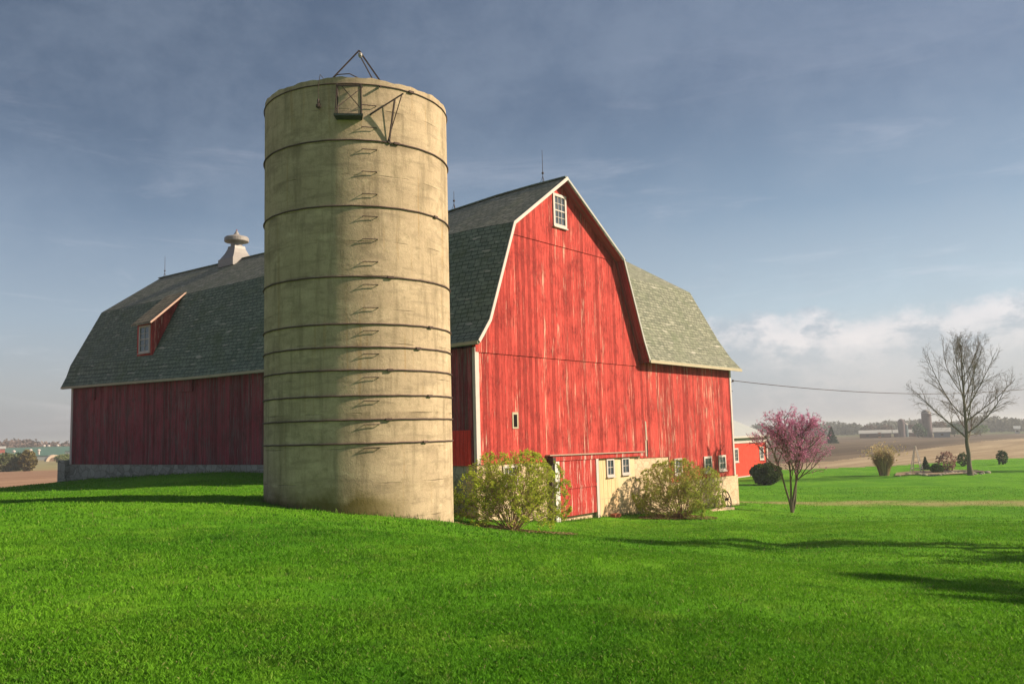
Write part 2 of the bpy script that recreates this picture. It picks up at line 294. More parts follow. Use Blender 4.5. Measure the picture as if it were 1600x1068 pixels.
# ------------------------------------------------------------------ mesh helpers
class MB:
    def __init__(s): s.v = []; s.f = []; s.uv = []
    def face(s, pts, uvs=None):
        i = len(s.v); s.v += [tuple(p) for p in pts]; s.f.append(tuple(range(i, i+len(pts))))
        if uvs is None:
            a = Vector(pts[1])-Vector(pts[0]); n = Vector((0, 0, 0))
            for k in range(1, len(pts)-1): n += (Vector(pts[k])-Vector(pts[0])).cross(Vector(pts[k+1])-Vector(pts[0]))
            ax = max(range(3), key=lambda k: abs(n[k])); c = [(1, 2), (0, 2), (0, 1)][ax]
            uvs = [(p[c[0]], p[c[1]]) for p in pts]
        s.uv += uvs
    def box(s, a, b):
        x0, y0, z0 = a; x1, y1, z1 = b
        P = [(x0,y0,z0),(x1,y0,z0),(x1,y1,z0),(x0,y1,z0),(x0,y0,z1),(x1,y0,z1),(x1,y1,z1),(x0,y1,z1)]
        for q in ((0,3,2,1),(4,5,6,7),(0,1,5,4),(1,2,6,5),(2,3,7,6),(3,0,4,7)): s.face([P[k] for k in q])
    def bar(s, p, q, wd, ht=None, up=(0, 0, 1)):
        ht = ht or wd; p = Vector(p); q = Vector(q); d = (q-p).normalized(); up = Vector(up)
        if abs(d.dot(up)) > .98: up = Vector((0, 1, 0)) if abs(d.y) < .9 else Vector((1, 0, 0))
        a = d.cross(up).normalized()*wd/2; c = a.cross(d).normalized()*ht/2
        A = [p-a-c, p+a-c, p+a+c, p-a+c]; B = [x+(q-p) for x in A]
        s.face(A[::-1]); s.face(B)
        for k in range(4): s.face([A[k], A[(k+1) % 4], B[(k+1) % 4], B[k]])
    def tube(s, pts, rad, n=8, cap=True):
        pts = [Vector(p) for p in pts]
        if isinstance(rad, (int, float)): rad = [rad]*len(pts)
        rings = []; ref = None
        for i, p in enumerate(pts):
            d = (pts[min(i+1, len(pts)-1)]-pts[max(i-1, 0)]).normalized()
            if ref is None: ref = Vector((0, 0, 1)) if abs(d.z) < .9 else Vector((1, 0, 0))
            a = d.cross(ref).normalized(); c = a.cross(d); ref = c
            rings.append([p+(a*math.cos(t)+c*math.sin(t))*rad[i] for t in (2*math.pi*k/n for k in range(n))])
        for i in range(len(rings)-1):
            for k in range(n): s.face([rings[i][k], rings[i][(k+1) % n], rings[i+1][(k+1) % n], rings[i+1][k]])
        if cap: s.face(rings[0][::-1]); s.face(rings[-1])
    def lathe(s, prof, c=(0, 0, 0), n=24):
        c = Vector(c)
        rings = [[c+Vector((r*math.cos(t), r*math.sin(t), zz)) for t in (2*math.pi*k/n for k in range(n))] for r, zz in prof]
        for i in range(len(rings)-1):
            for k in range(n): s.face([rings[i][k], rings[i][(k+1) % n], rings[i+1][(k+1) % n], rings[i+1][k]])
        s.face(rings[0][::-1]); s.face(rings[-1])
    def prism(s, poly, axis, a, b):
        """poly: 2D list; axis 'y': (x,z) extruded y a..b ; 'x': (y,z) extruded x a..b"""
        def P(p, t): return (p[0], t, p[1]) if axis == 'y' else (t, p[0], p[1]) if axis == 'x' else (p[0], p[1], t)
        s.face([P(p, a) for p in poly]); s.face([P(p, b) for p in poly[::-1]])
        for i in range(len(poly)):
            p, q = poly[i], poly[(i+1) % len(poly)]
            s.face([P(p, a), P(p, b), P(q, b), P(q, a)])
    def build(s, name, mat, parent=None, smooth=False, loc=None, merge=False):
        me = bpy.data.meshes.new(name); me.from_pydata(s.v, [], s.f)
        ul = me.uv_layers.new(name='UVMap'); ul.data.foreach_set('uv', np.array(s.uv, dtype=np.float32).ravel())
        me.materials.append(mat)
        if merge or smooth:
            import bmesh
            bm = bmesh.new(); bm.from_mesh(me); bmesh.ops.remove_doubles(bm, verts=bm.verts, dist=1e-4)
            bmesh.ops.recalc_face_normals(bm, faces=bm.faces); bm.to_mesh(me); bm.free()
        if smooth:
            me.polygons.foreach_set('use_smooth', [True]*len(me.polygons))
        o = bpy.data.objects.new(name, me); COL.objects.link(o)
        if loc is not None: o.location = loc
        if parent is not None: o.parent = parent
        return o
def tag(o, label=None, cat=None, group=None, kind=None):
    if label: o['label'] = label
    if cat: o['category'] = cat
    if group: o['group'] = group
    if kind: o['kind'] = kind
    return o
def empty(name, loc=(0, 0, 0), rz=0):
    o = bpy.data.objects.new(name, None); o.location = loc; o.rotation_euler = (0, 0, rz); o.empty_display_size = .3; COL.objects.link(o); return o
def copy_tree(o, parent=None):
    c = o.copy(); COL.objects.link(c); c.parent = parent
    for ch in list(o.children): copy_tree(ch, c)
    return c
def npmesh(name, V, Fc, mat, parent=None, nper=3, loc=None, attr=None):
    me = bpy.data.meshes.new(name); me.vertices.add(len(V)); me.vertices.foreach_set('co', np.asarray(V, np.float32).ravel())
    nf = len(Fc); me.loops.add(nf*nper); me.loops.foreach_set('vertex_index', np.asarray(Fc, np.int32).ravel())
    me.polygons.add(nf); me.polygons.foreach_set('loop_start', np.arange(nf, dtype=np.int32)*nper)
    try: me.polygons.foreach_set('loop_total', np.full(nf, nper, np.int32))
    except Exception: pass
    me.update(calc_edges=True); me.validate(); me.materials.append(mat)
    o = bpy.data.objects.new(name, me); COL.objects.link(o)
    if loc is not None: o.location = loc
    if parent is not None: o.parent = parent
    return o

# ------------------------------------------------------------------ ground
def lawncol(nt, P):
    f1 = noise(nt, P, .22, 5, .6); f2 = noise(nt, P, 1.7, 6, .65)
    c = mixc(nt, thr(nt, f1, .3, .7), (.078, .245, .010), (.135, .335, .016))
    c = mixc(nt, mth(nt, 'MULTIPLY', thr(nt, f2, .48, .68), .45), c, (.185, .345, .028))
    f3 = noise(nt, mapv(nt, P, (1, 1, 1), (9, 4, 0)), .9, 8, .72, .5)
    c = mixc(nt, mth(nt, 'MULTIPLY', thr(nt, f3, .50, .70), .55), c, (.040, .150, .010))
    f4 = noise(nt, mapv(nt, P, (1, 1, 1), (2, 14, 0)), 3.1, 6, .7)
    c = mixc(nt, mth(nt, 'MULTIPLY', thr(nt, f4, .58, .70), .45), c, (.20, .25, .07))
    # worn dry strip along the drive
    g = nt.nodes.new('ShaderNodeSeparateXYZ'); nt.links.new(P, g.inputs[0])
    # strip centre line from (27.4,2.4) to (32.3,-11)
    t = mth(nt, 'ADD', mth(nt, 'MULTIPLY', mth(nt, 'SUBTRACT', g.outputs[0], 27.6), .939), mth(nt, 'MULTIPLY', mth(nt, 'SUBTRACT', g.outputs[1], 2.4), .343))
    t = mth(nt, 'ADD', t, mth(nt, 'MULTIPLY', mth(nt, 'SUBTRACT', noise(nt, P, .35, 5), .5), 4.5))
    strip = mth(nt, 'MULTIPLY', thr(nt, mth(nt, 'ABSOLUTE', t), 3.3, .8), thr(nt, noise(nt, P, .5, 5), .25, .55))
    return mixc(nt, mth(nt, 'MULTIPLY', strip, .8), c, (.40, .33, .16))
m, nt, b = newmat('lawn_turf', 1, .05)
P = objn(nt); c = lawncol(nt, P)
c = mixc(nt, mth(nt, 'MULTIPLY', thr(nt, noise(nt, P, 9, 6, .7), .45, .7), .35), c, (.040, .125, .007))
setc(nt, b, c); bump(nt, b, mth(nt, 'ADD', noise(nt, P, 16, 6, .7), mth(nt, 'MULTIPLY', noise(nt, P, 2.5, 4), 2)), .9, .08); M_lawn = m
def soil(name, a, b_, rot, sc=(.02, .6, 1)):
    m, nt, b = newmat(name, 1, .05); P = objn(nt)
    r = mapv(nt, P, sc, (0, 0, 0), (0, 0, rot))
    c = mixc(nt, thr(nt, noise(nt, r, 1, 6, .6), .35, .65), a, b_)
    c = mixc(nt, mth(nt, 'MULTIPLY', thr(nt, noise(nt, P, .02, 5), .4, .7), .4), c, tuple(x*.7 for x in a))
    r2 = mapv(nt, P, (sc[0]*3, sc[1]*7, 1), (5, 3, 0), (0, 0, rot))
    c = mixc(nt, mth(nt, 'MULTIPLY', thr(nt, noise(nt, r2, 1, 6, .65), .48, .62), .5), c, tuple(x*.62 for x in a))
    setc(nt, b, c); bump(nt, b, noise(nt, P, 1.5, 6), .6, .2); return m
M_stub = soil('pale_stubble', (.30, .225, .145), (.42, .33, .22), R_(-20), (.02, .25, 1))
M_plow = soil('plowed_soil', (.10, .075, .055), (.19, .145, .105), R_(-20), (.006, .09, 1))
M_plowl = soil('pinkish_plowed_soil', (.26, .15, .10), (.38, .24, .16), R_(-70), (.02, .3, 1))
M_dry = soil('dry_grass', (.34, .27, .15), (.24, .24, .12), R_(-70), (.02, .06, 1))

az0 = math.degrees(yaw)
th = np.concatenate([np.linspace(az0-48, az0+48, 440, endpoint=False), np.linspace(az0+48, az0+312, 76, endpoint=False)])
rr = [.6]
while rr[-1] < 5200: rr.append(rr[-1]*(1.021 if rr[-1] < 700 else 1.08))
rr = np.array(rr); T, RR = np.meshgrid(np.radians(th), rr)
GX = CAM.x+RR*np.sin(T); GY = CAM.y+RR*np.cos(T); GZ = hgt(GX.ravel(), GY.ravel()).reshape(GX.shape)
V = np.stack([GX, GY, GZ], -1).reshape(-1, 3); nt_, nrr = len(th), len(rr)
ii, jj = np.meshgrid(np.arange(nrr-1), np.arange(nt_), indexing='ij'); j2 = (jj+1) % nt_
Q = np.stack([ii*nt_+jj, ii*nt_+j2, (ii+1)*nt_+j2, (ii+1)*nt_+jj], -1).reshape(-1, 4)[:, ::-1]
cen = V[Q].mean(1)
def inpoly(x, y, poly):
    c = np.zeros(len(x), bool); n = len(poly)
    for i in range(n):
        x1, y1 = poly[i]; x2, y2 = poly[(i+1) % n]
        if y1 == y2: continue
        c ^= ((y1 > y) != (y2 > y)) & (x < (x2-x1)*(y-y1)/(y2-y1)+x1)
    return c
LAWN = [(-90, -30), (-30, 12), (-3.2, 28.9), (.6, 31.4), (12, 37), (45, 44), (72, 34), (82.4, 18.1), (85.8, 16.3), (92.9, 10.7), (110.4, 5), (119.4, .3), (170, -70), (40, -140), (-110, -90)]
STUB = [(60, 60), (75, 45), (116.6, 26.3), (184.6, 30), (284.4, 33.7), (339.8, 30), (700, -20), (400, -200), (150, -120), (60, -20), (60, 20)]
inL = inpoly(cen[:, 0], cen[:, 1], LAWN); inS = inpoly(cen[:, 0], cen[:, 1], STUB) & ~inL
az_ = np.degrees(np.arctan2(cen[:, 0]-CAM.x, cen[:, 1]-CAM.y)); dist = np.hypot(cen[:, 0]-CAM.x, cen[:, 1]-CAM.y)
left = (az_ < 48) & (az_ > -60)
inPl = left & ~inL & (dist < 228); inD = left & ~inL & ~inPl & (dist < 520)
far = ~inL & ~inS & ~inPl & ~inD & (dist > 560)
inP = ~(inL | inS | inPl | inD | far)
def sub(mask, name, mat):
    q = Q[mask]; u, inv = np.unique(q, return_inverse=True); o = npmesh(name, V[u], inv.reshape(-1, 4), mat, nper=4)
    o.data.polygons.foreach_set('use_smooth', [True]*len(o.data.polygons)); tag(o, kind='structure'); return o
sub(inL, 'lawn', M_lawn); sub(inS, 'stubble_field', M_stub); sub(inP, 'plowed_field', M_plow); sub(inPl, 'tilled_ground', M_plowl); sub(inD, 'dry_meadow', M_dry)
M_farg = soil('distant_farmland', (.10, .13, .06), (.16, .15, .08), 0, (.004, .01, 1))
sub(far, 'distant_land', M_farg)

# grass blades
m, nt, b = newmat('grass_blades', .7, .12)
geo = nt.nodes.new('ShaderNodeNewGeometry'); P = objn(nt)
c = lawncol(nt, P); rnd = geo.outputs['Random Per Island']
c = mixc(nt, 1.0, c, mixc(nt, rnd, (.74, .76, .74), (1.34, 1.22, 1.30)), 'MULTIPLY')
c = mixc(nt, mth(nt, 'MULTIPLY', thr(nt, rnd, .955, .98), .7), c, (.30, .27, .12))
setc(nt, b, c); b.inputs['Subsurface Weight'].default_value = 0
tr = nt.nodes.new('ShaderNodeBsdfTranslucent'); nt.links.new(c, tr.inputs[0])
mx = nt.nodes.new('ShaderNodeMixShader'); mx.inputs[0].default_value = .35
nt.links.new(b.outputs[0], mx.inputs[1]); nt.links.new(tr.outputs[0], mx.inputs[2]); nt.links.new(mx.outputs[0], nt.nodes['Material Output'].inputs[0])
M_blade = m
def blades(n, r0, r1, hgt0, wd):
    u = nr.random(n); r = np.sqrt(r0*r0+u*(r1*r1-r0*r0)); a = np.radians(az0+(nr.random(n)-.5)*72)
    x = CAM.x+r*np.sin(a); y = CAM.y+r*np.cos(a)
    thin = np.sin(x*3.3+2*np.sin(y*2.3))*np.sin(y*3.9+1.5*np.sin(x*2.9))+.6*np.sin(x*.9+y*1.3)*np.sin(y*.7-x*.4)
    ok = inpoly(x, y, LAWN) & (nr.random(n) < .80+.45*thin) & ~((x > -.2) & (x < 21.2) & (y > -.12) & (y < 29.8)) & (np.hypot(x+7.24, y+2.27) > 2.40)
    x, y = x[ok], y[ok]; n = len(x); zz = hgt(x, y)
    # clumpy height field
    cl = .5+.5*np.sin(x*2.1+np.sin(y*1.7)*1.5)*np.sin(y*2.6+np.cos(x*1.3)*1.7)
    hh = hgt0*(.45+.75*nr.random(n))*(.75+.5*cl); d = nr.random(n)*2*np.pi; lean = nr.random(n)*.8+.15; ld_ = nr.random(n)*2*np.pi
    bx, by = np.cos(d)*wd/2, np.sin(d)*wd/2
    p0 = np.stack([x-bx, y-by, zz-.004], -1); p1 = np.stack([x+bx, y+by, zz-.004], -1)
    tx, ty = np.cos(ld_)*lean*hh, np.sin(ld_)*lean*hh
    mid = np.stack([x+tx*.35+bx*.6, y+ty*.35+by*.6, zz+hh*.6], -1)
    tip = np.stack([x+tx, y+ty, zz+hh*np.sqrt(np.maximum(.1, 1-.3*lean**2))], -1)
    V = np.stack([p0, p1, mid, tip], 1).reshape(-1, 3); k = np.arange(n)[:, None]*4
    return V, k+np.array([[0, 1, 2, 3]])
Vs, Fs, off = [], [], 0
for a in ((230000, 4.2, 8.5, .034, .0058), (230000, 8.5, 16, .038, .009), (200000, 16, 34, .046, .017), (110000, 34, 75, .055, .04)):
    v_, f_ = blades(*a); Vs.append(v_); Fs.append(f_+off); off += len(v_)
gr = npmesh('grass', np.concatenate(Vs), np.concatenate(Fs), M_blade, nper=4)
tag(gr, 'short bright green mown grass blades covering the lawn', 'grass', kind='stuff')
# taller unmown grass at the foot of walls and silo
def fringe():
    P = []
    for i in range(1100):
        a = nr.random()*6.283; r = 2.37+abs(nr.normal())*.07; P.append((-7.24+r*math.cos(a), -2.27+r*math.sin(a)))
    for i in range(3200):
        P.append((nr.random()*21.3, -.1-abs(nr.normal())*.12)); 
    for i in range(2600): P.append((-.12-abs(nr.normal())*.12, nr.random()*29.5))
    P = np.array(P); n = len(P); x, y = P[:, 0], P[:, 1]; zz = hgt(x, y); hh = .03+nr.random(n)**2*.13; d = nr.random(n)*6.283; wd = .014
    bx, by = np.cos(d)*wd/2, np.sin(d)*wd/2; l = nr.random(n)*.5; e = nr.random(n)*6.283
    V = np.stack([np.stack([x-bx, y-by, zz-.02], -1), np.stack([x+bx, y+by, zz-.02], -1), np.stack([x+np.cos(e)*l*hh*.4, y+np.sin(e)*l*hh*.4, zz+hh*.6], -1), np.stack([x+np.cos(e)*l*hh, y+np.sin(e)*l*hh, zz+hh], -1)], 1).reshape(-1, 3)
    return V, np.arange(n)[:, None]*4+np.array([[0, 1, 2, 3]])
v_, f_ = fringe()
m2 = plain('dry_tall_grass', (.10, .17, .03), .9, .1, .4, 3, 0)
o = npmesh('tall_grass', v_, f_, m2, nper=4); tag(o, 'rough untrimmed grass along the foot of the barn walls and the silo', 'grass', kind='stuff')

# ------------------------------------------------------------------ BARN
barn = empty('barn', (0, 0, 0))
tag(barn, 'large weathered red gambrel barn with green shingle roof and stone foundation', 'barn')
W, L, g = 20.65, 28.87, .47
# left-slope sections along Y: (y, eave z, flare x,z, knee z, ridge z)
SEC = [(-g, 6.16, .23, 6.92, 10.58, 12.98), (1.2, 6.14, .22, 6.92, 10.64, 12.96), (3, 6.12, .2, 6.9, 10.63, 12.90), (5.7, 6.05, .18, 6.9, 10.62, 12.72), (11.2, 5.97, .12, 6.9, 10.6, 12.78), (16.6, 5.99, .1, 7.0, 10.55, 12.85), (22.3, 6.09, .1, 7.2, 10.51, 12.88), (29.34, 6.20, .09, 7.4, 10.50, 12.90)]
XE, XK, XR = -.38, 1.75, 5.25
th_ = .12
def strip(mb, A, B, uvu, s0, s1):
    """A,B: lists of points along two edges; uvu u coords"""
    for i in range(len(A)-1):
        mb.face([A[i], B[i], B[i+1], A[i+1]], [(uvu[i], s0), (uvu[i], s1), (uvu[i+1], s1), (uvu[i+1], s0)])
mb = MB(); mbu = MB(); mbs = MB(); ys = [s[0] for s in SEC]
rows = [[(XE, s[0], s[1]) for s in SEC], [((XE+s[2])/2+.03, s[0], (s[1]+s[3])/2-.04) for s in SEC], [(s[2], s[0], s[3]) for s in SEC], [(XK, s[0], s[4]) for s in SEC], [(XR, s[0], s[5]) for s in SEC],
        [(9.39, s[0], s[4]-.22) for s in SEC], [(10.85, s[0], 6.95) for s in SEC], [(11.30, s[0], 6.10) for s in SEC]]
cum = 0
for k in range(len(rows)-1):
    dl = (Vector(rows[k][0])-Vector(rows[k+1][0])).length
    strip(mb if k != 3 else mbu, rows[k], rows[k+1], ys, cum, cum+dl); cum += dl
# underside + verge thickness
und = [[(x+(.05 if k < 4 else -.05 if k > 4 else 0), y, z_-th_) for x, y, z_ in r] for k, r in enumerate(rows)]
for k in range(len(rows)-1):
    strip(mbs, und[k+1], und[k], ys, k*.9, k*.9+.9)
    mb.face([rows[k][0], rows[k+1][0], und[k+1][0], und[k][0]]); mb.face([rows[k+1][-1], rows[k][-1], und[k][-1], und[k+1][-1]])
for r, u in ((rows[0], und[0]), (und[-1], rows[-1])): strip(mb, r, u, ys, 0, .1)
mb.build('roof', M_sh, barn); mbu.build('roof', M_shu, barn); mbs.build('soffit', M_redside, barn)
# wing roof (ridge along X), with valley against the main roof
XV = 21.12
prof = [(-g, 6.09), (.10, 6.72), (.75, 7.69), (2.30, 10.53), (6.36, 12.92), (10.4, 10.53), (12.4, 6.6), (13.1, 6.09)]
mprof = [(11.30, 6.10), (11.02, 6.60), (10.6, 7.69), (9.33, 10.5), (5.4, 12.85)]
xl = [11.30, 11.05, 10.5, 9.30, 5.4, 9.3, 11.0, 11.3]
mb = MB(); cum = 0
for k in range(len(prof)-1):
    (y0, z0), (y1, z1) = prof[k], prof[k+1]; dl = math.hypot(y1-y0, z1-z0)
    mb.face([(xl[k], y0, z0), (XV, y0, z0), (XV, y1, z1), (xl[k+1], y1, z1)], [(xl[k], cum), (XV, cum), (XV, cum+dl), (xl[k+1], cum+dl)])
    mb.face([(XV, y0, z0-th_), (xl[k], y0, z0-th_), (xl[k+1], y1, z1-th_), (XV, y1, z1-th_)])
    mb.face([(XV, y0, z0), (XV, y0, z0-th_), (XV, y1, z1-th_), (XV, y1, z1)]); cum += dl
for (y0, z0) in (prof[0], prof[-1]): mb.face([(11.3, y0, z0), (11.3, y0, z0-th_), (XV, y0, z0-th_), (XV, y0, z0)])
mb.build('roof', M_shw, barn)
# ridge caps
mb = MB()
for i in range(len(SEC)-1): mb.bar((XR, SEC[i][0], SEC[i][5]+.02), (XR, SEC[i+1][0], SEC[i+1][5]+.02), .22, .05)
mb.bar((6.5, 6.36, 12.94), (XV, 6.36, 12.94), .22, .05); mb.build('ridge_cap', M_sh, barn)
# front gable wall in three lapped tiers
def gx_left(z_): return float(np.interp(z_, [6.0, 6.8, 10.45, 12.86], [-.30, .27, 1.80, 5.25]))
def gx_right(z_): return float(np.interp(z_, [6.0, 6.85, 10.2, 12.86], [11.2, 10.83, 9.38, 5.25]))
mb = MB(); zl = 5.84
mb.prism([(0, zl), (11.0, zl), (gx_right(6.2)-.1, 6.2), (gx_right(6.85), 6.85), (gx_right(10.2), 10.2), (gx_right(10.34), 10.34), (gx_left(10.34), 10.34), (gx_left(6.8), 6.8), (0, 6.15)], 'y', -.035, .1)
mb.build('wall', M_red, barn)
mb = MB(); mb.prism([(gx_left(10.28), 10.28), (gx_right(10.28), 10.28), (5.25, 12.86)], 'y', -.065, .1)
mb.build('wall', M_red, barn)
mb = MB(); mb.prism([(0, 2.03), (3.9, 1.96), (10.9, 1.95), (10.9, 1.84), (13.5, 1.80), (13.5, .63), (W, .60), (W, 6.15), (0, 6.0)], 'y', 0, .15)
mb.build('wall', M_red, barn)
# broken board and crack
mb = MB(); mb.prism([(11.50, 1.86), (11.60, 1.86), (11.59, 2.75), (11.53, 2.75)], 'y', -.004, .0)
mb.build('crack', M_dark, barn)
mb = MB(); mb.prism([(11.42, 2.62), (11.55, 2.60), (11.50, 3.40), (11.40, 3.45)], 'y', -.02, .0); mb.prism([(11.36, 1.9), (11.49, 1.9), (11.49, 2.6), (11.37, 2.6)], 'y', -.012, .0)
mb.build('loose_board', plain('bare_weathered_wood', (.42, .33, .27), .9, .1, .3, 9), barn)
# side walls
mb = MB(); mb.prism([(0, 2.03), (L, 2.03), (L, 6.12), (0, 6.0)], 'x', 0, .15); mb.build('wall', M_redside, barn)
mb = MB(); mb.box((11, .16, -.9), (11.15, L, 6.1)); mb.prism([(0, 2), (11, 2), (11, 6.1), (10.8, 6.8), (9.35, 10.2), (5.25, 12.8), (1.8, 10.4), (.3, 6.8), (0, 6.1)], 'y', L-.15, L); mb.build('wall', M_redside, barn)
mb = MB(); mb.prism([(.16, .6), (12.6, .6), (12.6, 6.1), (12.2, 6.6), (10.3, 10.4), (6.36, 12.8), (2.35, 10.4), (.85, 7.6), (.3, 6.7), (.16, 6.1)], 'x', W-.15, W)
mb.box((11.2, 12.45, -1.2), (W-.15, 12.6, 6.05)); mb.build('wall', M_red, barn)
# fresh red panel low on the side wall, next to the corner
mb = MB(); mb.box((-.05, .24, 2.0), (-.002, 1.5, 3.2)); mb.build('patch_panel', M_redfresh, barn)['label'] = 'bright red repainted panel beside the corner'
# hatches on the side wall
for y0, y1 in ((26.2, 27.25), (17.05, 18.15)):
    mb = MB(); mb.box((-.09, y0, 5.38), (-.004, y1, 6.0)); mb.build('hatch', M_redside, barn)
# foundations
mb = MB(); mb.prism([(.02, -1.3), (W+.4, -1.7), (W+.4, .60), (13.55, .62), (13.55, 1.80), (10.9, 1.82), (10.9, 1.93), (3.9, 1.94), (0.02, 2.01)], 'y', .035, .5)
mb.box((W-.1, .5, -1.7), (W+.4, 12.6, .6)); mb.build('foundation', M_stone, barn)
mb = MB(); mb.box((.02, .5, 0), (.5, L+.1, 2.02)); mb.box((-.22, L+.1, -1), (.8, L+.95, 2.24)); mb.build('foundation', M_stoneg, barn)
# cream boarded bay
mb = MB(); mb.box((7.30, -.03, -.9), (8.95, .03, 1.93)); mb.build('cream_panel', M_cream, barn)
mb = MB(); mb.box((8.95, -.012, -.9), (10.35, .03, 1.92)); mb.build('cream_panel', plain('parged_render', (.66, .50, .32), .9, .1, .2, 2.5), barn)
mb = MB(); mb.box((7.30, -.05, -.5), (8.9, -.03, -.46)); mb.box((7.30, -.034, .33), (10.3, -.03, .35)); mb.build('batten', M_trim, barn)
# sliding door, jamb, header
dr = MB(); dr.box((4.6, -.12, -.12), (7.12, -.05, 2.0)); d_ = dr.build('door', M_reddoor, barn)
mb = MB(); mb.box((4.60, -.15, .9), (7.12, -.12, 1.02)); mb.build('door_rail', M_reddoor, d_)
mb = MB(); mb.box((7.12, -.15, -.5), (7.30, -.035, 1.98)); mb.build('door_jamb', M_white, barn)
mb = MB(); mb.prism([(4.15, 1.98), (10.9, 1.94), (10.9, 2.10), (4.15, 2.18)], 'y', -.16, -.01); mb.build('door_header', M_reddoor, barn)
mb = MB(); mb.prism([(3.9, 2.185), (10.95, 2.105), (10.95, 2.14), (3.9, 2.23)], 'y', -.22, 0.0); mb.build('drip_board', plain('grey_weathered_board', (.38, .27, .22), .9, .1, .3, 5), barn)
mb = MB(); mb.box((4.22, -.2, -.6), (4.5, -.03, 1.96)); mb.build('post', M_whitepeel, barn)['label'] = 'white post with peeling paint'
mb = MB(); mb.box((4.02, -.26, 1.9), (4.2, -.03, 2.12)); mb.box((4.08, -.14, -.5), (4.2, -.03, 1.9)); mb.build('door_bracket_and_shadow', M_steel, barn)  # hinge block on top; the tall dark strip stands for the post's shadow
# windows
def window(parent, u0, u1, z0, z1, cols, rows_, plane='y', d=-.06, t=.07, two=False, frame=M_white):
    """window on plane y=d (facing -y) or x=d (facing -x)"""
    def B(mb, a0, a1, b0, b1, e0, e1):
        if plane == 'y': mb.box((a0, d-e1, b0), (a1, d-e0, b1))
        else: mb.box((d-e1, a0, b0), (d-e0, a1, b1))
    mb = MB(); B(mb, u0, u0+t, z0, z1, 0, .05); B(mb, u1-t, u1, z0, z1, 0, .05); B(mb, u0+t, u1-t, z1-t, z1, 0, .05); B(mb, u0+t, u1-t, z0, z0+t, 0, .05); B(mb, u0-.02, u1+.02, z0-.045, z0-.002, 0, .09)
    wo = mb.build('window', frame, parent)
    a0, a1, b0, b1 = u0+t, u1-t, z0+t, z1-t
    mb = MB(); B(mb, a0, a1, b0, b1, 0, .008); mb.build('pane', M_glass, wo)
    mb = MB(); q = .022
    for k in range(1, cols): x = a0+(a1-a0)*k/cols; B(mb, x-q/2, x+q/2, b0, b1, .009, .03)
    for k in range(1, rows_):
        zz = b0+(b1-b0)*k/rows_; hq = q*2.2 if (two and k == rows_//2) else q
        for j in range(cols):
            xa = a0+(a1-a0)*j/cols+(q/2 if j else 0); xb = a0+(a1-a0)*(j+1)/cols-(q/2 if j < cols-1 else 0); B(mb, xa, xb, zz-hq/2, zz+hq/2, .009, .03)
    mb.build('muntin', frame, wo); return wo
window(barn, 4.78, 5.68, 11.04, 12.36, 3, 4, d=-.066, t=.11, two=True)
window(barn, 8.03, 8.62, 1.20, 1.93, 2, 2, d=-.032, t=.08)
window(barn, 9.25, 9.88, 1.22, 1.93, 2, 2, d=-.014, t=.08)
window(barn, 13.95, 14.70, .95, 1.70, 2, 2, d=-.002, t=.09)
window(barn, 17.02, 17.88, .89, 1.68, 2, 2, d=-.002, t=.10)
window(barn, 18.68, 19.52, .90, 1.68, 2, 2, d=-.002, t=.10)
window(barn, 1.38, 2.20, 1.25, 1.94, 3, 2, d=.033, t=.08)
mb = MB(); mb.box((1.96, -.02, 3.22), (2.30, -.002, 3.80)); s_ = mb.build('vent_frame', M_trim, barn)
mb = MB(); mb.box((2.03, -.03, 3.28), (2.22, -.021, 3.72)); mb.build('vent_hole', M_dark, s_)
# trims : corner boards, bargeboards, fascia
mb = MB(); mb.box((-.03, -.03, 2.03), (.17, -.002, 6.0)); mb.build('corner_board', M_white, barn)
mb = MB(); mb.box((-.03, -.002, 2.03), (-.002, .10, 6.0)); mb.build('corner_board', M_white, barn)
mb = MB(); mb.box((W-.14, -.03, .6), (W+.03, -.002, 6.05)); mb.box((W+.002, -.002, .6), (W+.03, .18, 6.05)); mb.build('corner_board', M_white, barn)
mb = MB(); mb.box((-.03, L-.18, 2.03), (-.002, L+.02, 6.1)); mb.build('corner_board', M_white, barn)
def barge(pts, y0, y1, h=.125):
    mb = MB()
    lo = []
    for i, p in enumerate(pts):
        a = Vector((pts[max(i-1, 0)][0], pts[max(i-1, 0)][1])); c = Vector((pts[min(i+1, len(pts)-1)][0], pts[min(i+1, len(pts)-1)][1]))
        d = (c-a).normalized(); n = Vector((d.y, -d.x)); lo.append((p[0]+n.x*h, p[1]+n.y*h))
    for i in range(len(pts)-1):
        q = [pts[i], pts[i+1], lo[i+1], lo[i]]; mb.prism(q, 'y', y0, y1)
    return mb
s0 = SEC[0]
barge([(XE, s0[1]+.02), (s0[2], s0[3]+.02), (XK, s0[4]+.02), (XR, s0[5]+.03)], -g-.035, -g-.003).build('bargeboard', M_white, barn)
barge([(XR, s0[5]+.03), (9.39, s0[4]-.20), (10.85, 6.97), (11.30, 6.12)], -g-.033, -g-.002, .09).build('bargeboard', M_trimg, barn)
mb = MB(); mb.bar((11.32, -g-.012, 6.04), (XV, -g-.012, 6.04), .02, .13); mb.build('fascia', M_trim, barn)
mb = MB()
for i in range(len(SEC)-1): mb.bar((XE-.012, SEC[i][0], SEC[i][1]-.05), (XE-.012, SEC[i+1][0], SEC[i+1][1]-.05), .02, .11)
mb.build('fascia', M_trim, barn)
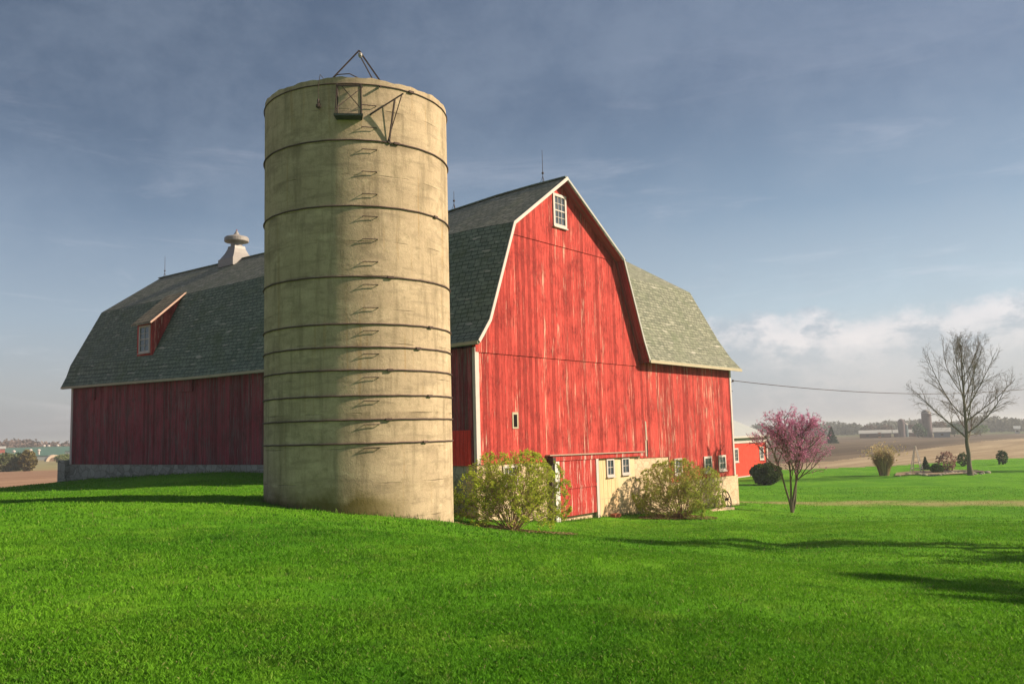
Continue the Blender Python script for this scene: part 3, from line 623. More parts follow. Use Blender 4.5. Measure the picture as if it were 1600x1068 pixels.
# soffit boards behind the gable verge (dark red)
# dormer
xd, ya, yb = .20, 20.95, 22.50
def slopeX(z_): return float(np.interp(z_, [7.2, 10.5], [.1, 1.75]))
dw = MB(); zt_f = 9.02
for yy, fl in ((ya, 1), (yb, -1)):
    pts = [(xd, yy, 7.42), (xd, yy, zt_f), (slopeX(10.4), yy, 10.42)]
    dw.face(pts if fl == 1 else pts[::-1], [(p[0], p[2]) for p in pts])
dw.face([(xd, ya, 7.36), (xd, ya, zt_f), (xd, yb, zt_f), (xd, yb, 7.36)])
dorm = dw.build('dormer', M_red, barn)
mb = MB(); A = [(-.06, ya-.16, 8.98), (-.06, yb+.16, 8.98), (1.85, yb+.16, 10.68), (1.85, ya-.16, 10.68)]
mb.face(A, [(a[1], a[2]) for a in A]); Bq = [(p[0], p[1], p[2]-.09) for p in A]; mb.face(Bq[::-1])
for k in range(4): mb.face([A[k], Bq[k], Bq[(k+1) % 4], A[(k+1) % 4]])
mb.build('dormer_roof', shingle('brown_shingles', (.20, .17, .12), (.32, .27, .19), moss=(.2, .18, .12)), dorm)
mb = MB(); mb.bar((-.07, ya-.174, 8.93), (1.80, ya-.174, 10.59), .02, .09); mb.build('bargeboard', M_trimp, dorm)
wd = window(dorm, ya+.28, yb-.24, 7.52, 8.88, 2, 4, plane='x', d=xd-.003, t=.09, two=True)
# cupola : square flared base, neck, drum and cone
cup = empty('cupola', (5.25, 21.5, 12.78)); cup.parent = barn; cup.scale = (.86, .86, .90)
mb = MB()
sq = [(.80, -.35), (.80, .12), (.74, .14), (.52, .5), (.40, .78), (.37, .95)]
for (a0, z0), (a1, z1) in zip(sq[:-1], sq[1:]):
    c0 = [(-a0, -a0, z0), (a0, -a0, z0), (a0, a0, z0), (-a0, a0, z0)]; c1_ = [(-a1, -a1, z1), (a1, -a1, z1), (a1, a1, z1), (-a1, a1, z1)]
    for k in range(4): mb.face([c0[k], c0[(k+1) % 4], c1_[(k+1) % 4], c1_[k]])
mb.build('cupola_base', M_galv, cup)
mb = MB(); mb.lathe([(.36, .93), (.36, 1.16), (.52, 1.22), (.74, 1.24), (.76, 1.28), (.76, 1.46), (.70, 1.53), (.35, 1.62), (.18, 1.70), (.05, 1.92), (.01, 1.96)], n=28); mb.build('cupola_cap', M_galv, cup, smooth=False)
mb = MB(); mb.lathe([(0.01, 1.93), (.05, 1.97), (.01, 2.02)], n=8); mb.build('finial', plain('red_glass_ball', (.35, .05, .05), .4), cup)
# lightning rods
for yy, zb, zt in ((.69, 12.95, 14.35), (5.48, 12.72, 13.6), (28.79, 12.85, 14.2)):
    mb = MB(); mb.tube([(XR, yy, zb), (XR, yy, zt)], [.016, .008], 6)
    for k in range(3):
        a = 2.1*k; mb.tube([(XR+.13*math.cos(a), yy+.13*math.sin(a), zb), (XR, yy, zb+.34)], .008, 5)
    mb.lathe([(.01, -.05), (.045, -.03), (.045, .03), (.01, .05)], (XR, yy, zb+.45), 8)
    mb.build('lightning_rod', M_steel, barn)
# wire bracket at the right corner
mb = MB(); mb.bar((W, .05, 5.46), (W+.28, -.02, 5.46), .04); mb.lathe([(.02, -.06), (.05, -.03), (.05, .05), (.02, .07)], (W+.28, -.02, 5.50), 8); mb.build('wire_bracket', M_steel, barn)
mb = MB(); mb.bar((W, .05, 5.0), (W+.22, 0, 4.95), .03); mb.build('hook', M_steel, barn)

# ------------------------------------------------------------------ low passage between silo and barn
fr = empty('feed_passage', (-1.6, 1.3, .5)); tag(fr, 'low passage with mossy roof linking the silo to the corner of the red barn', 'passage')
mb = MB(); mb.box((-3.6, -.0, -.6), (1.55, .12, 1.10)); mb.box((-3.6, .12, -.6), (-3.45, 1.9, 1.10)); mb.build('wall', M_stone, fr)
mb = MB()
for k in range(6): mb.box((-3.62+.5*k-.04, -.06, -.55), (-3.62+.5*k+.05, -.002, 1.08))
mb.build('post', M_whitepeel, fr)
mb = MB(); mb.prism([(-.12, 1.12), (2.0, 1.30), (2.0, 1.22), (-.12, 1.02)], 'x', -3.8, 1.58); mb.build('roof', plain('mossy_roof', (.10, .14, .09), .9, .1, .4, 3), fr)
mb = MB(); mb.box((-3.8, -.16, 1.0), (1.58, -.125, 1.10)); mb.build('fascia', plain('ochre_board', (.45, .31, .12), .8, .1, .3, 3), fr)
fr.location = (-1.6, 1.3, .5)

# ------------------------------------------------------------------ SILO
SC = Vector((-7.24, -2.27, 0)); SR = 2.352
silo = empty('silo', (SC.x, SC.y, 0)); tag(silo, 'tall roofless round concrete silo with dark steel hoops in front of the barn', 'silo')
n = 128; mb = MB(); zt = 11.57
def top(k):
    a = 2*math.pi*k/n; return zt+.018*math.sin(5*a+1)+.014*math.sin(17*a)+.01*math.sin(41*a+2)
zs = [.2, 1.6, 2.9, 4.6, 6.8, 8.5, 10, 11.0]
def ringp(r, z_): return [(r*math.cos(2*math.pi*k/n), r*math.sin(2*math.pi*k/n), z_ if z_ is not None else top(k % n)) for k in range(n)]
rg = [ringp(SR, q) for q in zs]+[ringp(SR, None), ringp(SR-.16, None), ringp(SR-.16, 6)]
for i in range(len(rg)-1):
    for k in range(n): k2 = (k+1) % n; mb.face([rg[i][k], rg[i][k2], rg[i+1][k2], rg[i+1][k]])
sh = mb.build('shell', M_conc, silo, smooth=True)
import bmesh
bm = bmesh.new(); bm.from_mesh(sh.data)
for e in bm.edges:
    if len(e.link_faces) == 2 and e.calc_face_angle(0) > .6: e.smooth = False
bm.to_mesh(sh.data); bm.free()
mb = MB(); mb.face([(2.2*math.cos(2*math.pi*k/48), 2.2*math.sin(2*math.pi*k/48), 6.2) for k in range(48)]); mb.build('silage_floor', M_dark, silo)
def arc(r, z_, a0, a1, m_, dz=0): return [(r*math.cos(R_(a0+(a1-a0)*k/m_)), r*math.sin(R_(a0+(a1-a0)*k/m_)), z_+dz*math.sin(k*1.7)) for k in range(m_+1)]
for q in (11.42, 10.04, 8.45, 6.77, 5.66, 5.12, 4.59, 4.00, 3.45, 2.91):
    mb = MB(); pts = arc(SR+.018, q, 0, 360, 96, .003); rn = [[], []]
    mb.tube(pts, .019 if q < 11.3 else .014, 6, cap=False)
    a = R_(-118+rng.random()*60); c_ = Vector((math.cos(a), math.sin(a), 0)); t_ = Vector((-math.sin(a), math.cos(a), 0))
    mb.bar(c_*(SR+.03)-t_*.07+Vector((0, 0, q)), c_*(SR+.03)+t_*.07+Vector((0, 0, q)), .06, .05)
    mb.build('hoop', M_hoop, silo)
# rungs
def cyl(a, r, z_): return Vector((r*math.cos(R_(a)), r*math.sin(R_(a)), z_))
zr = 2.80
while zr < 11.3:
    mb = MB(); a0, a1 = -129.3, -121.0; pr = .058
    mb.tube([cyl(a0, SR-.01, zr), cyl(a0, SR+pr, zr), cyl(a1, SR+pr, zr), cyl(a1, SR-.01, zr)], .0105, 6)
    mb.build('rung', M_steel, silo); zr += .5395
# landing frame
mb = MB(); o0 = SR+.03; zp = 10.55; za = 11.40; A0, A1 = -143.0, -129.6
for a in (A0, A1):
    mb.bar(cyl(a, o0+.24, zp), cyl(a, o0+.04, za), .022); mb.bar(cyl(a, SR, zp), cyl(a, o0+.28, zp), .03)
    mb.bar(cyl(a, SR, zp-.02), cyl(a, SR, za), .025)
mb.bar(cyl(A0, o0+.06, za-.05), cyl(A1, o0+.06, za-.05), .03)
mb.bar(cyl(A0, o0+.26, zp+.14), cyl(A1+1, o0+.06, za-.08), .018); mb.bar(cyl(A1, o0+.24, zp+.14), cyl(A0+3, o0+.06, za-.08), .018)
pf = mb.build('landing_frame', M_steel, silo)
mb = MB(); c0, c1_, c2, c3 = cyl(A0-.6, SR+.02, zp+.03), cyl(A1+.6, SR+.02, zp+.03), cyl(A1+.6, SR+.32, zp+.03), cyl(A0-.6, SR+.32, zp+.03)
for (p, q) in ((c0, c1_),):
    pass
T4 = [c0, c1_, c2, c3]; B4 = [v-Vector((0, 0, .05)) for v in T4]
mb.face(T4); mb.face(B4[::-1])
for k in range(4): mb.face([T4[k], B4[k], B4[(k+1) % 4], T4[(k+1) % 4]])
mb.build('landing_board', M_green, pf)
# loose triangular bracket
mb = MB(); A = cyl(-113.6, SR+.05, 10.10); Bp = cyl(-112.4, SR+.30, 11.02)
mb.bar(A, Bp, .035); mb.bar(cyl(-124.2, SR+.04, 10.68), cyl(-107.2, SR+.27, 11.22), .03); mb.bar(cyl(-114.2, SR+.02, 10.08), cyl(-108, SR+.25, 11.17), .018)
mb.bar(cyl(-113.6, SR, 10.07), A, .05); mb.bar(cyl(-114.5, SR+.02, 10.08), cyl(-112.6, SR+.02, 10.02), .05)
mb.bar(cyl(-124.2, SR+.04, 10.68), cyl(-124.2, SR, 10.68), .03)
mb.build('bracket', M_steel, silo)
mb = MB(); mb.bar(cyl(-118.5, SR+.02, 11.40), cyl(-119.5, SR+.14, 11.34), .04); mb.build('hoop_bolt', M_steel, silo)
# pulley on the left
mb = MB(); mb.tube([cyl(-152, SR-.1, 11.60), cyl(-152, SR+.14, 11.62), cyl(-153, SR+.16, 11.3), cyl(-153, SR+.14, 11.05)], .007, 5)
pu = mb.build('pulley_rope', M_steel, silo)
mb = MB(); p = cyl(-153, SR+.14, 10.90); mb.bar(p+Vector((0, 0, .12)), p, .04); mb.lathe([(.02, -.06), (.06, -.03), (.06, .03), (.02, .06)], p-Vector((0, 0, .05)), 10); mb.build('pulley', M_steel, pu)
# A-frame hoist on the rim
mb = MB(); ap = Vector((-1.50, -1.62, 12.52)); f1 = cyl(-149, SR-.08, 11.5); f2 = cyl(-116.2, SR-.08, 11.5); f3 = cyl(-119.6, SR-.2, 11.5)
ap = (f1+f2)/2+Vector((.06, -.06, 0)); ap.z = 12.33
mb.bar(f1, ap, .03); mb.bar(f2, ap, .032); mb.bar(f3, ap+Vector((.02, .03, -.06)), .024)
mb.build('hoist_frame', M_steel, silo)
mb = MB(); mb.lathe([(.02, -.07), (.05, -.03), (.05, .03), (.02, .06)], ap-Vector((-.02, .02, .11)), 10); mb.build('hoist_pulley', M_galv, silo)
mb = MB(); mb.tube([cyl(-149, SR-.05, 11.52), cyl(-143, SR+.02, 11.64), cyl(-136, SR+.02, 11.66), cyl(-131, SR-.03, 11.58)], .012, 6); mb.build('bent_rod', M_steel, silo)

# ------------------------------------------------------------------ vegetation
def grow(rg_, p, d, Ln, r, lvl, P, out, tips):
    n = P['seg'][lvl]; pts = [p]; rad = [r]; d = d.normalized(); cur = p
    r_end = r*P['taper'][lvl]
    for i in range(n):
        j = Vector((rg_.gauss(0, 1), rg_.gauss(0, 1), rg_.gauss(0, 1)))*P['wob'][lvl]
        d = (d+j+Vector((0, 0, P['up'][lvl]))).normalized(); cur = cur+d*(Ln/n); pts.append(cur); rad.append(r+(r_end-r)*(i+1)/n)
    out.append((pts, rad, lvl))
    if lvl+1 < len(P['seg']):
        k = P['kids'][lvl]; k = k if isinstance(k, int) else rg_.randint(*k)
        for i in range(k):
            t = P['start'][lvl]+(1-P['start'][lvl])*(i+.3+.7*rg_.random())/k; t = min(t, .985); q = t*n; a = int(q); fr_ = q-a
            pp = pts[a].lerp(pts[a+1], fr_); dd = (pts[a+1]-pts[a]).normalized(); rp = rad[a]+(rad[a+1]-rad[a])*fr_
            ang = R_(rg_.gauss(P['ang'][lvl], 7)); ref = Vector((rg_.gauss(0, 1), rg_.gauss(0, 1), rg_.gauss(0, 1))); s_ = dd.cross(ref).normalized()
            nd = dd*math.cos(ang)+s_*math.sin(ang)
            ln = Ln*P['len'][lvl]*(1-.55*t)*(.7+.6*rg_.random())
            grow(rg_, pp, nd, ln, min(rp*.75, r*P['rk'][lvl]), lvl+1, P, out, tips)
    if lvl >= P.get('leaf_from', 99): tips.append((pts, lvl))
def branches_mesh(out, sides=(8, 6, 4, 3, 3), rmin=.002):
    Vs, Fs, off = [], [], 0
    for pts, rad, lvl in out:
        s = sides[min(lvl, len(sides)-1)]; P = np.array([tuple(p) for p in pts]); T = np.gradient(P, axis=0); T /= np.linalg.norm(T, axis=1)[:, None]+1e-9
        ref = np.array([0., 0, 1]) if abs(T[0, 2]) < .9 else np.array([1., 0, 0])
        A = np.cross(T, ref); A /= np.linalg.norm(A, axis=1)[:, None]+1e-9; B = np.cross(A, T); th = np.arange(s)*2*np.pi/s
        r = np.maximum(np.array(rad), rmin)[:, None, None]
        ring = P[:, None]+r*(A[:, None]*np.cos(th)[None, :, None]+B[:, None]*np.sin(th)[None, :, None])
        m_ = len(P); Vs.append(ring.reshape(-1, 3))
        i, j = np.meshgrid(np.arange(m_-1), np.arange(s), indexing='ij'); j2 = (j+1) % s
        Fs.append(off+np.stack([i*s+j, i*s+j2, (i+1)*s+j2, (i+1)*s+j], -1).reshape(-1, 4)); off += m_*s
    return np.concatenate(Vs), np.concatenate(Fs)
def leaves_mesh(C, size, rs, squash=1.0, aspect=1.6):
    n = len(C); a = rs.normal(size=(n, 3)); a /= np.linalg.norm(a, axis=1)[:, None]; b_ = rs.normal(size=(n, 3)); b_ -= a*(a*b_).sum(1)[:, None]; b_ /= np.linalg.norm(b_, axis=1)[:, None]
    s = size*(.6+.8*rs.random(n))[:, None]; a = a*s*aspect/2; b_ = b_*s/2
    V = np.stack([C-a, C-b_, C+a, C+b_], 1).reshape(-1, 3); return V, np.arange(n)[:, None]*4+np.array([[0, 1, 2, 3]])
def leafmat(name, c1, c2, tl=.35):
    m, nt, b = newmat(name, .75, .1); geo = nt.nodes.new('ShaderNodeNewGeometry')
    c = mixc(nt, geo.outputs['Random Per Island'], c1, c2); setc(nt, b, c)
    t = nt.nodes.new('ShaderNodeBsdfTranslucent'); nt.links.new(c, t.inputs[0]); mx = nt.nodes.new('ShaderNodeMixShader'); mx.inputs[0].default_value = tl
    nt.links.new(b.outputs[0], mx.inputs[1]); nt.links.new(t.outputs[0], mx.inputs[2]); nt.links.new(mx.outputs[0], nt.nodes['Material Output'].inputs[0]); return m
def bark(name, c): return plain(name, c, .95, .05, .35, 8, .5)
M_bark = bark('grey_brown_bark', (.17, .145, .115)); M_barkr = bark('redbud_bark', (.16, .13, .10)); M_stem = bark('shrub_stem', (.27, .185, .11))
def split(out, k):
    return [o for o in out if o[2] <= k], [o for o in out if o[2] > k]
def squeeze(out, c, ax, zmin=None):
    """pull every branch point that strays outside the ellipsoid crown back inside it"""
    for pts, rad, l in out:
        if l == 0: continue
        for p in pts:
            q = Vector(((p.x-c[0])/ax[0], (p.y-c[1])/ax[1], (p.z-c[2])/ax[2])); m_ = q.length
            if m_ > .92:
                k = (.92+.12*(1-math.exp(-(m_-.92)*2.2)))/m_
                p.x = c[0]+(p.x-c[0])*k; p.y = c[1]+(p.y-c[1])*k; p.z = c[2]+(p.z-c[2])*k
            if zmin is not None and p.z < zmin: p.z = zmin+abs(p.z-zmin)*.1
def trim(out, c, ax, rg_, frm=1):
    """cut branches where they leave the crown ellipsoid; returns kept branches"""
    keep = []
    for pts, rad, l in out:
        if l < frm: keep.append((pts, rad, l)); continue
        lim = rg_.uniform(.90, 1.12); n = 0
        for p in pts:
            if Vector(((p.x-c[0])/ax[0], (p.y-c[1])/ax[1], (p.z-c[2])/ax[2])).length > lim and p.z > c[2]-ax[2]*.6: break
            n += 1
        if n == len(pts): keep.append((pts, rad, l))
        elif n >= 2:
            r = list(rad[:n]); r[-1] = min(r[-1], rad[-1]); keep.append((pts[:n], r, l))
    return keep
def alongpts(tips, n, rs, jit, lo=.1):
    C = []
    for i in range(n):
        pts, l = tips[rs.integers(len(tips))]; t = (lo+(1-lo)*rs.random())*(len(pts)-1); a = min(int(t), len(pts)-2)
        C.append(tuple(pts[a].lerp(pts[a+1], t-a)))
    return np.array(C)+rs.normal(size=(n, 3))*jit

# redbud
rg_ = random.Random(5); rs = np.random.default_rng(5)
x, y = 20.13, -3.1; hz = H(x, y)
RB = dict(seg=[7, 6, 5, 4], taper=[.35, .3, .3, .3], wob=[.06, .12, .16, .2], up=[-.045, .02, .03, .02], kids=[9, 7, 6], start=[.36, .15, .1], ang=[38, 38, 42], len=[.62, .55, .5], rk=[.5, .5, .5], leaf_from=1)
out_, tips = [], []
toR = Vector((R2.x, R2.y, 0)).normalized(); toF = Vector((F.x, F.y, 0)).normalized()
for (a, b_, ln, r) in ((-.20, .0, 4.9, .062), (-.08, .12, 4.9, .055), (.04, -.08, 4.1, .06), (.14, .05, 4.2, .06), (.22, -.08, 4.0, .05), (-.14, -.18, 4.2, .045)):
    d = toR*a+toF*b_+Vector((0, 0, 1)); grow(rg_, Vector((a*.14, b_*.14, -.05)), d, ln, r, 0, RB, out_, tips)
out_ = trim(out_, (-.1, 0, 3.40), (2.2, 2.1, 1.72), rg_, 0); tips = [(p, l) for p, r, l in out_ if l >= 1]
t1, t2 = split(out_, 0)
rb = empty('redbud_tree', (x, y, hz)); tag(rb, 'small multi-stemmed tree in pink blossom on the lawn right of the barn', 'tree')
v_, f_ = branches_mesh(t1); npmesh('trunk', v_, f_, M_barkr, rb, 4)
v_, f_ = branches_mesh(t2, rmin=.005); npmesh('branches', v_, f_, M_barkr, rb, 4)
hi = [t for t in tips if t[0][-1].z > 1.75]
C = alongpts(hi, 12500, rs, .035); C = C[C[:, 2] > 1.7+.5*rs.random(len(C))]; v_, f_ = leaves_mesh(C, .045, rs, aspect=1.1)
npmesh('blossom', v_, f_, leafmat('pink_blossom', (.56, .15, .36), (.80, .38, .60)), rb, 4)

# bare tree
def bare_tree(name, seed, Ht, loc, label, group=None, spread=1.0, kids0=15):
    rg_ = random.Random(seed); out_, tips = [], []
    BT = dict(seg=[8, 6, 5, 4], taper=[.3, .25, .3, .4], wob=[.03, .09, .13, .16], up=[.05, .055, .045, .03], kids=[8, 7, 6], start=[.2, .12, .1], ang=[33, 36, 38], len=[.46, .46, .42], rk=[.42, .45, .5])
    # leader
    lead = [Vector((0, 0, -.1))]; nseg = 12
    for i in range(nseg): lead.append(lead[-1]+Vector((rg_.gauss(-.02, .05), rg_.gauss(0, .05), 1))*(Ht*.93/nseg))
    rad = [Ht*.0165*(1-.88*(i/nseg)**.8)+.012 for i in range(nseg+1)]; rad[0] *= 1.35; out_.append((lead, rad, 0))
    env = lambda t: .40*math.sqrt(max(0, 1-((t-.58)/.44)**2))+.02
    for i in range(kids0):
        t = .26+.62*(i/kids0)**1.05; q = t*nseg; a = int(q); p = lead[a].lerp(lead[a+1], q-a)
        az_ = i*2.399+rg_.gauss(0, .35); tilt = R_(62-44*((t-.26)/.62)+rg_.gauss(0, 4))
        d = Vector((math.cos(az_)*math.sin(tilt), math.sin(az_)*math.sin(tilt), math.cos(tilt)))
        q_ = Vector((p.x/(.37*Ht), p.y/(.37*Ht), (p.z-.57*Ht)/(.43*Ht))); u_ = Vector((d.x/(.37*Ht), d.y/(.37*Ht), d.z/(.43*Ht)))
        A_ = u_.dot(u_); B_ = q_.dot(u_); C_ = q_.dot(q_)-1; ln = (-B_+math.sqrt(max(.01, B_*B_-A_*C_)))/A_*(.98+.1*rg_.random())
        grow(rg_, p, d, ln, rad[a]*.45, 1, dict(BT, seg=[0, 8, 6, 4, 3], kids=[0, 11, 8, 4], start=[0, .15, .1, .1], ang=[0, 32, 36, 36], len=[0, .44, .5, .6], up=[0, .06, .04, .03, .02], taper=[0, .25, .3, .4, .5], wob=[0, .07, .1, .13, .15], rk=[0, .42, .5, .6]), out_, tips)
    for i in range(9):
        t = .86+.13*rg_.random(); q = t*nseg; a = min(int(q), nseg-1); p = lead[a].lerp(lead[a+1], q-a); az_ = rg_.random()*6.28
        grow(rg_, p, Vector((math.cos(az_)*.35, math.sin(az_)*.35, 1)), Ht*.12, .02, 2, dict(BT, kids=[0, 0, 5]), out_, tips)
    out_ = trim(out_, (0, 0, .56*Ht), (.41*Ht, .41*Ht, .44*Ht), rg_)
    t1, t2 = split(out_, 0); e = empty(name, loc); tag(e, label, 'tree', group)
    v_, f_ = branches_mesh(t1, (10,)); npmesh('trunk', v_, f_, M_bark, e, 4)
    v_, f_ = branches_mesh(t2, (8, 6, 4, 3), rmin=.006); npmesh('crown', v_, f_, M_bark, e, 4); return e
bare_tree('bare_tree', 21, 13.4, (69.1, -2.05, H(69.1, -2.05)), 'tall leafless tree with a rounded twiggy crown at the right', spread=.93, kids0=19)

# shrubs
def shrub(loc, seed, rx, hz_, nst, nleaf, cols, label, lsize=.031):
    rg_ = random.Random(seed); rs = np.random.default_rng(seed); out_, tips = [], []
    SH = dict(seg=[8, 6, 4, 3], taper=[.3, .3, .4, .5], wob=[.09, .14, .18, .2], up=[-.03, -.01, 0, 0], kids=[9, 6, 3], start=[.22, .12, .1], ang=[30, 38, 42], len=[.46, .5, .5], rk=[.5, .55, .6], leaf_from=1)
    for i in range(nst):
        a = i*2.399+rg_.gauss(0, .2); til = 1.38*((i+.5)/nst)**.62; s_ = math.sin(til); ln = 1/math.sqrt((math.cos(til)/hz_)**2+(s_/rx)**2)
        d = Vector((math.cos(a)*s_, math.sin(a)*s_, math.cos(til)+.25)); b_ = Vector((math.cos(a), math.sin(a), 0))*rg_.random()*.22
        grow(rg_, b_, d, ln*(.92+.2*rg_.random()), .013+.010*rg_.random(), 0, SH, out_, tips)
    allp = [(p, r, 1) for p, r, l in out_]; squeeze(allp, (0, 0, hz_*.42), (rx, rx, hz_*.60), .03)
    e = empty('shrub', loc); tag(e, label, 'shrub', 'shrubs along the front of the barn')
    v_, f_ = branches_mesh(out_, (5, 4, 3, 3), rmin=.0035); npmesh('stems', v_, f_, M_stem, e, 4)
    C = alongpts(tips, nleaf, rs, .022, .2); v_, f_ = leaves_mesh(C, lsize, rs)
    npmesh('leaves', v_, f_, leafmat('spring_leaves', *cols, .45), e, 4); return e
x, y = -1.45, -2.55
shrub((x, y, H(x, y)), 3, 1.95, 2.45, 40, 28000, ((.32, .42, .03), (.56, .62, .08)), 'larger yellow-green budding shrub between the silo and the red door')
x, y = 10.7, -1.9
shrub((x, y, H(x, y)), 8, 2.05, 2.45, 42, 27000, ((.28, .36, .05), (.48, .54, .10)), 'greenish brown budding shrub under the small windows right of the cream wall')

def litter(cx, cy, r, seed, label):
    rs = np.random.default_rng(seed); n = 2600; a = rs.random(n)*6.283; q = r*np.sqrt(rs.random(n))*(1+.25*np.sin(a*3+seed))
    x = cx+q*np.cos(a)*1.15; y = cy+q*np.sin(a)*.8; z_ = hgt(x, y)+.03*rs.random(n)+.012
    v_, f_ = leaves_mesh(np.stack([x, y, z_], -1), .06, rs); v_ = v_.reshape(-1, 4, 3); v_[:, :, 2] = z_[:, None]+(v_[:, :, 2]-z_[:, None])*.35
    o = npmesh('dead_leaves', v_.reshape(-1, 3), f_, leafmat('dead_leaf', (.16, .10, .05), (.34, .24, .13), .1), None, 4); tag(o, label, 'leaf litter', kind='stuff')
litter(-1.45, -2.6, 1.7, 61, 'brown dead leaves scattered under the larger shrub beside the silo')
litter(10.7, -1.7, 1.6, 62, 'brown dead leaves scattered under the shrub below the small windows')

# compact leafy things
def bushy(name, loc, sx, sz, nleaf, cols, label, cat='shrub', lsize=.12, conical=False, flat=False, group=None, seed=1):
    rs = np.random.default_rng(seed); e = empty(name, loc); tag(e, label, cat, group)
    n = nleaf; d = rs.normal(size=(n, 3)); d /= np.linalg.norm(d, axis=1)[:, None]; r = (.55+.45*rs.random(n)**.4)
    lump = 1+.14*np.sin(d[:, 0]*5+seed)*np.cos(d[:, 1]*6+d[:, 2]*4); P = d*(r*lump)[:, None]
    if conical:
        t = rs.random(n)**1.4; a = rs.random(n)*6.283; rr_ = (1-t)*(.55+.45*rs.random(n))*(1+.2*np.sin(t*40)); P = np.stack([rr_*np.cos(a)*sx, rr_*np.sin(a)*sx, t*sz], -1)
    else: P = P*np.array([sx, sx, sz*.5])+np.array([0, 0, sz*.52])
    v_, f_ = leaves_mesh(P, lsize, rs); npmesh('foliage', v_, f_, leafmat(name+'_leaf', *cols, .2), e, 4)
    mb = MB()
    for k in range(5):
        a = k*1.26; mb.tube([(0, 0, -.1), (math.cos(a)*sx*.25, math.sin(a)*sx*.25, sz*.35), (math.cos(a)*sx*.5, math.sin(a)*sx*.5, sz*.6)], [.05*sx, .03*sx, .015*sx], 6)
    mb.build('stem', M_bark, e); return e
def at(az_deg, D): 
    a = R_(az_deg); return CAM.x+D*math.sin(a), CAM.y+D*math.cos(a)
def pix(px, D):
    """ground position on the bearing of column px of the photo, D metres from the camera"""
    dx = (px-800)/1350.52; dy = (534-(676.8-.0266*(px-800)))/1350.52
    v = F+R2*dx+U2*dy; h = math.hypot(v.x, v.y); x, y = CAM.x+D*v.x/h, CAM.y+D*v.y/h; return x, y, H(x, y)
bushy('round_bush', (51.6, 10.8, H(51.6, 10.8)), 1.3, 1.85, 5200, ((.05, .075, .02), (.10, .14, .035)), 'dark clipped round bush in front of the small red outbuilding', lsize=.16, seed=4)
# ornamental grass clump
def grass_clump(loc, label):
    rs = np.random.default_rng(9); n = 2600; a = rs.random(n)*6.283; t = rs.random(n)**.6; r0 = .45*rs.random(n); h = 2.45*(.65+.4*rs.random(n)); sp_ = .80*t
    Vs, Fs = [], []
    x0, y0 = r0*np.cos(a), r0*np.sin(a); w_ = .02+.02*rs.random(n); px_, py_ = -np.sin(a)*w_, np.cos(a)*w_
    P = []
    for f_, hf in ((0, 0), (.35, .5), (1, 1)):
        x = x0+np.cos(a)*sp_*f_; y = y0+np.sin(a)*sp_*f_; z_ = h*hf*(1-.25*f_*t); k = 1-.5*f_
        P += [np.stack([x-px_*k, y-py_*k, z_], -1), np.stack([x+px_*k, y+py_*k, z_], -1)]
    V = np.stack(P, 1).reshape(-1, 3); k = np.arange(n)[:, None]*6
    Fc = np.concatenate([k+np.array([[0, 1, 3, 2]]), k+np.array([[2, 3, 5, 4]])])
    e = empty('ornamental_grass', loc); tag(e, label, 'ornamental grass'); npmesh('stalks', V, Fc, leafmat('dry_stalks', (.24, .17, .09), (.50, .38, .20), .2), e, 4)
    C = rs.normal(size=(700, 3))*np.array([.75, .75, .36])+np.array([0, 0, 2.3]); v_, f_ = leaves_mesh(C, .10, rs, aspect=2.2); npmesh('plumes', v_, f_, leafmat('tan_plumes', (.50, .39, .20), (.66, .52, .30)), e, 4)
x, y, zz = pix(1376, 93); grass_clump((x, y, zz), 'tall clump of dry tan ornamental grass at the left end of the garden bed')
for px_, D, sx, sz, cols, lab, con in (
    (1441, 106, .48, 1.35, ((.02, .05, .02), (.05, .09, .03)), 'small dark conical evergreen right of the white garden obelisk', True),
    (1474, 101, .95, 2.0, ((.22, .12, .10), (.34, .21, .17)), 'reddish brown leafless-looking shrub in the garden bed', False),
    (1500, 114, .68, 1.5, ((.06, .09, .03), (.11, .15, .05)), 'dark green rounded shrub just left of the bare tree trunk', False),
    (1561, 118, .60, 1.6, ((.02, .06, .02), (.05, .10, .03)), 'dark green lone dwarf shrub far right of the bare tree', False),
    (1458, 97, .6, .9, ((.06, .14, .02), (.10, .20, .03)), 'low light green plant in the middle of the garden bed', False)):
    x, y, zz = pix(px_, D); bushy('garden_shrub', (x, y, zz), sx, sz, 520, cols, lab, lsize=.14, conical=con, seed=px_, group='shrubs in and around the garden bed')
x, y, zz = pix(1298, 330); bushy('evergreen_tree', (x, y, zz), 2.1, 5.6, 1800, ((.015, .04, .025), (.03, .07, .04)), 'dark conical evergreen standing at the far edge of the plowed field', 'tree', .5, True, seed=12)
# white garden obelisk (lattice windmill tower shape)
x, y, zz = pix(1427, 97); ob = empty('garden_obelisk', (x, y, zz)); tag(ob, 'slim white lattice garden tower beside the tan grass clump', 'garden ornament')
for sx, sy in ((-1, -1), (1, -1), (1, 1), (-1, 1)):
    mb = MB(); mb.bar((sx*.55, sy*.55, -.1), (sx*.04, sy*.04, 2.75), .07); mb.build('leg', M_white, ob)
for q in (.5, 1.1, 1.7, 2.2):
    e_ = .55*(1-q/2.95); mb = MB()
    for k in range(4):
        c_ = [(-1, -1), (1, -1), (1, 1), (-1, 1)]; a, b_ = c_[k], c_[(k+1) % 4]; mb.bar((a[0]*e_, a[1]*e_, q), (b_[0]*e_, b_[1]*e_, q), .04)
    mb.build('brace', M_white, ob)
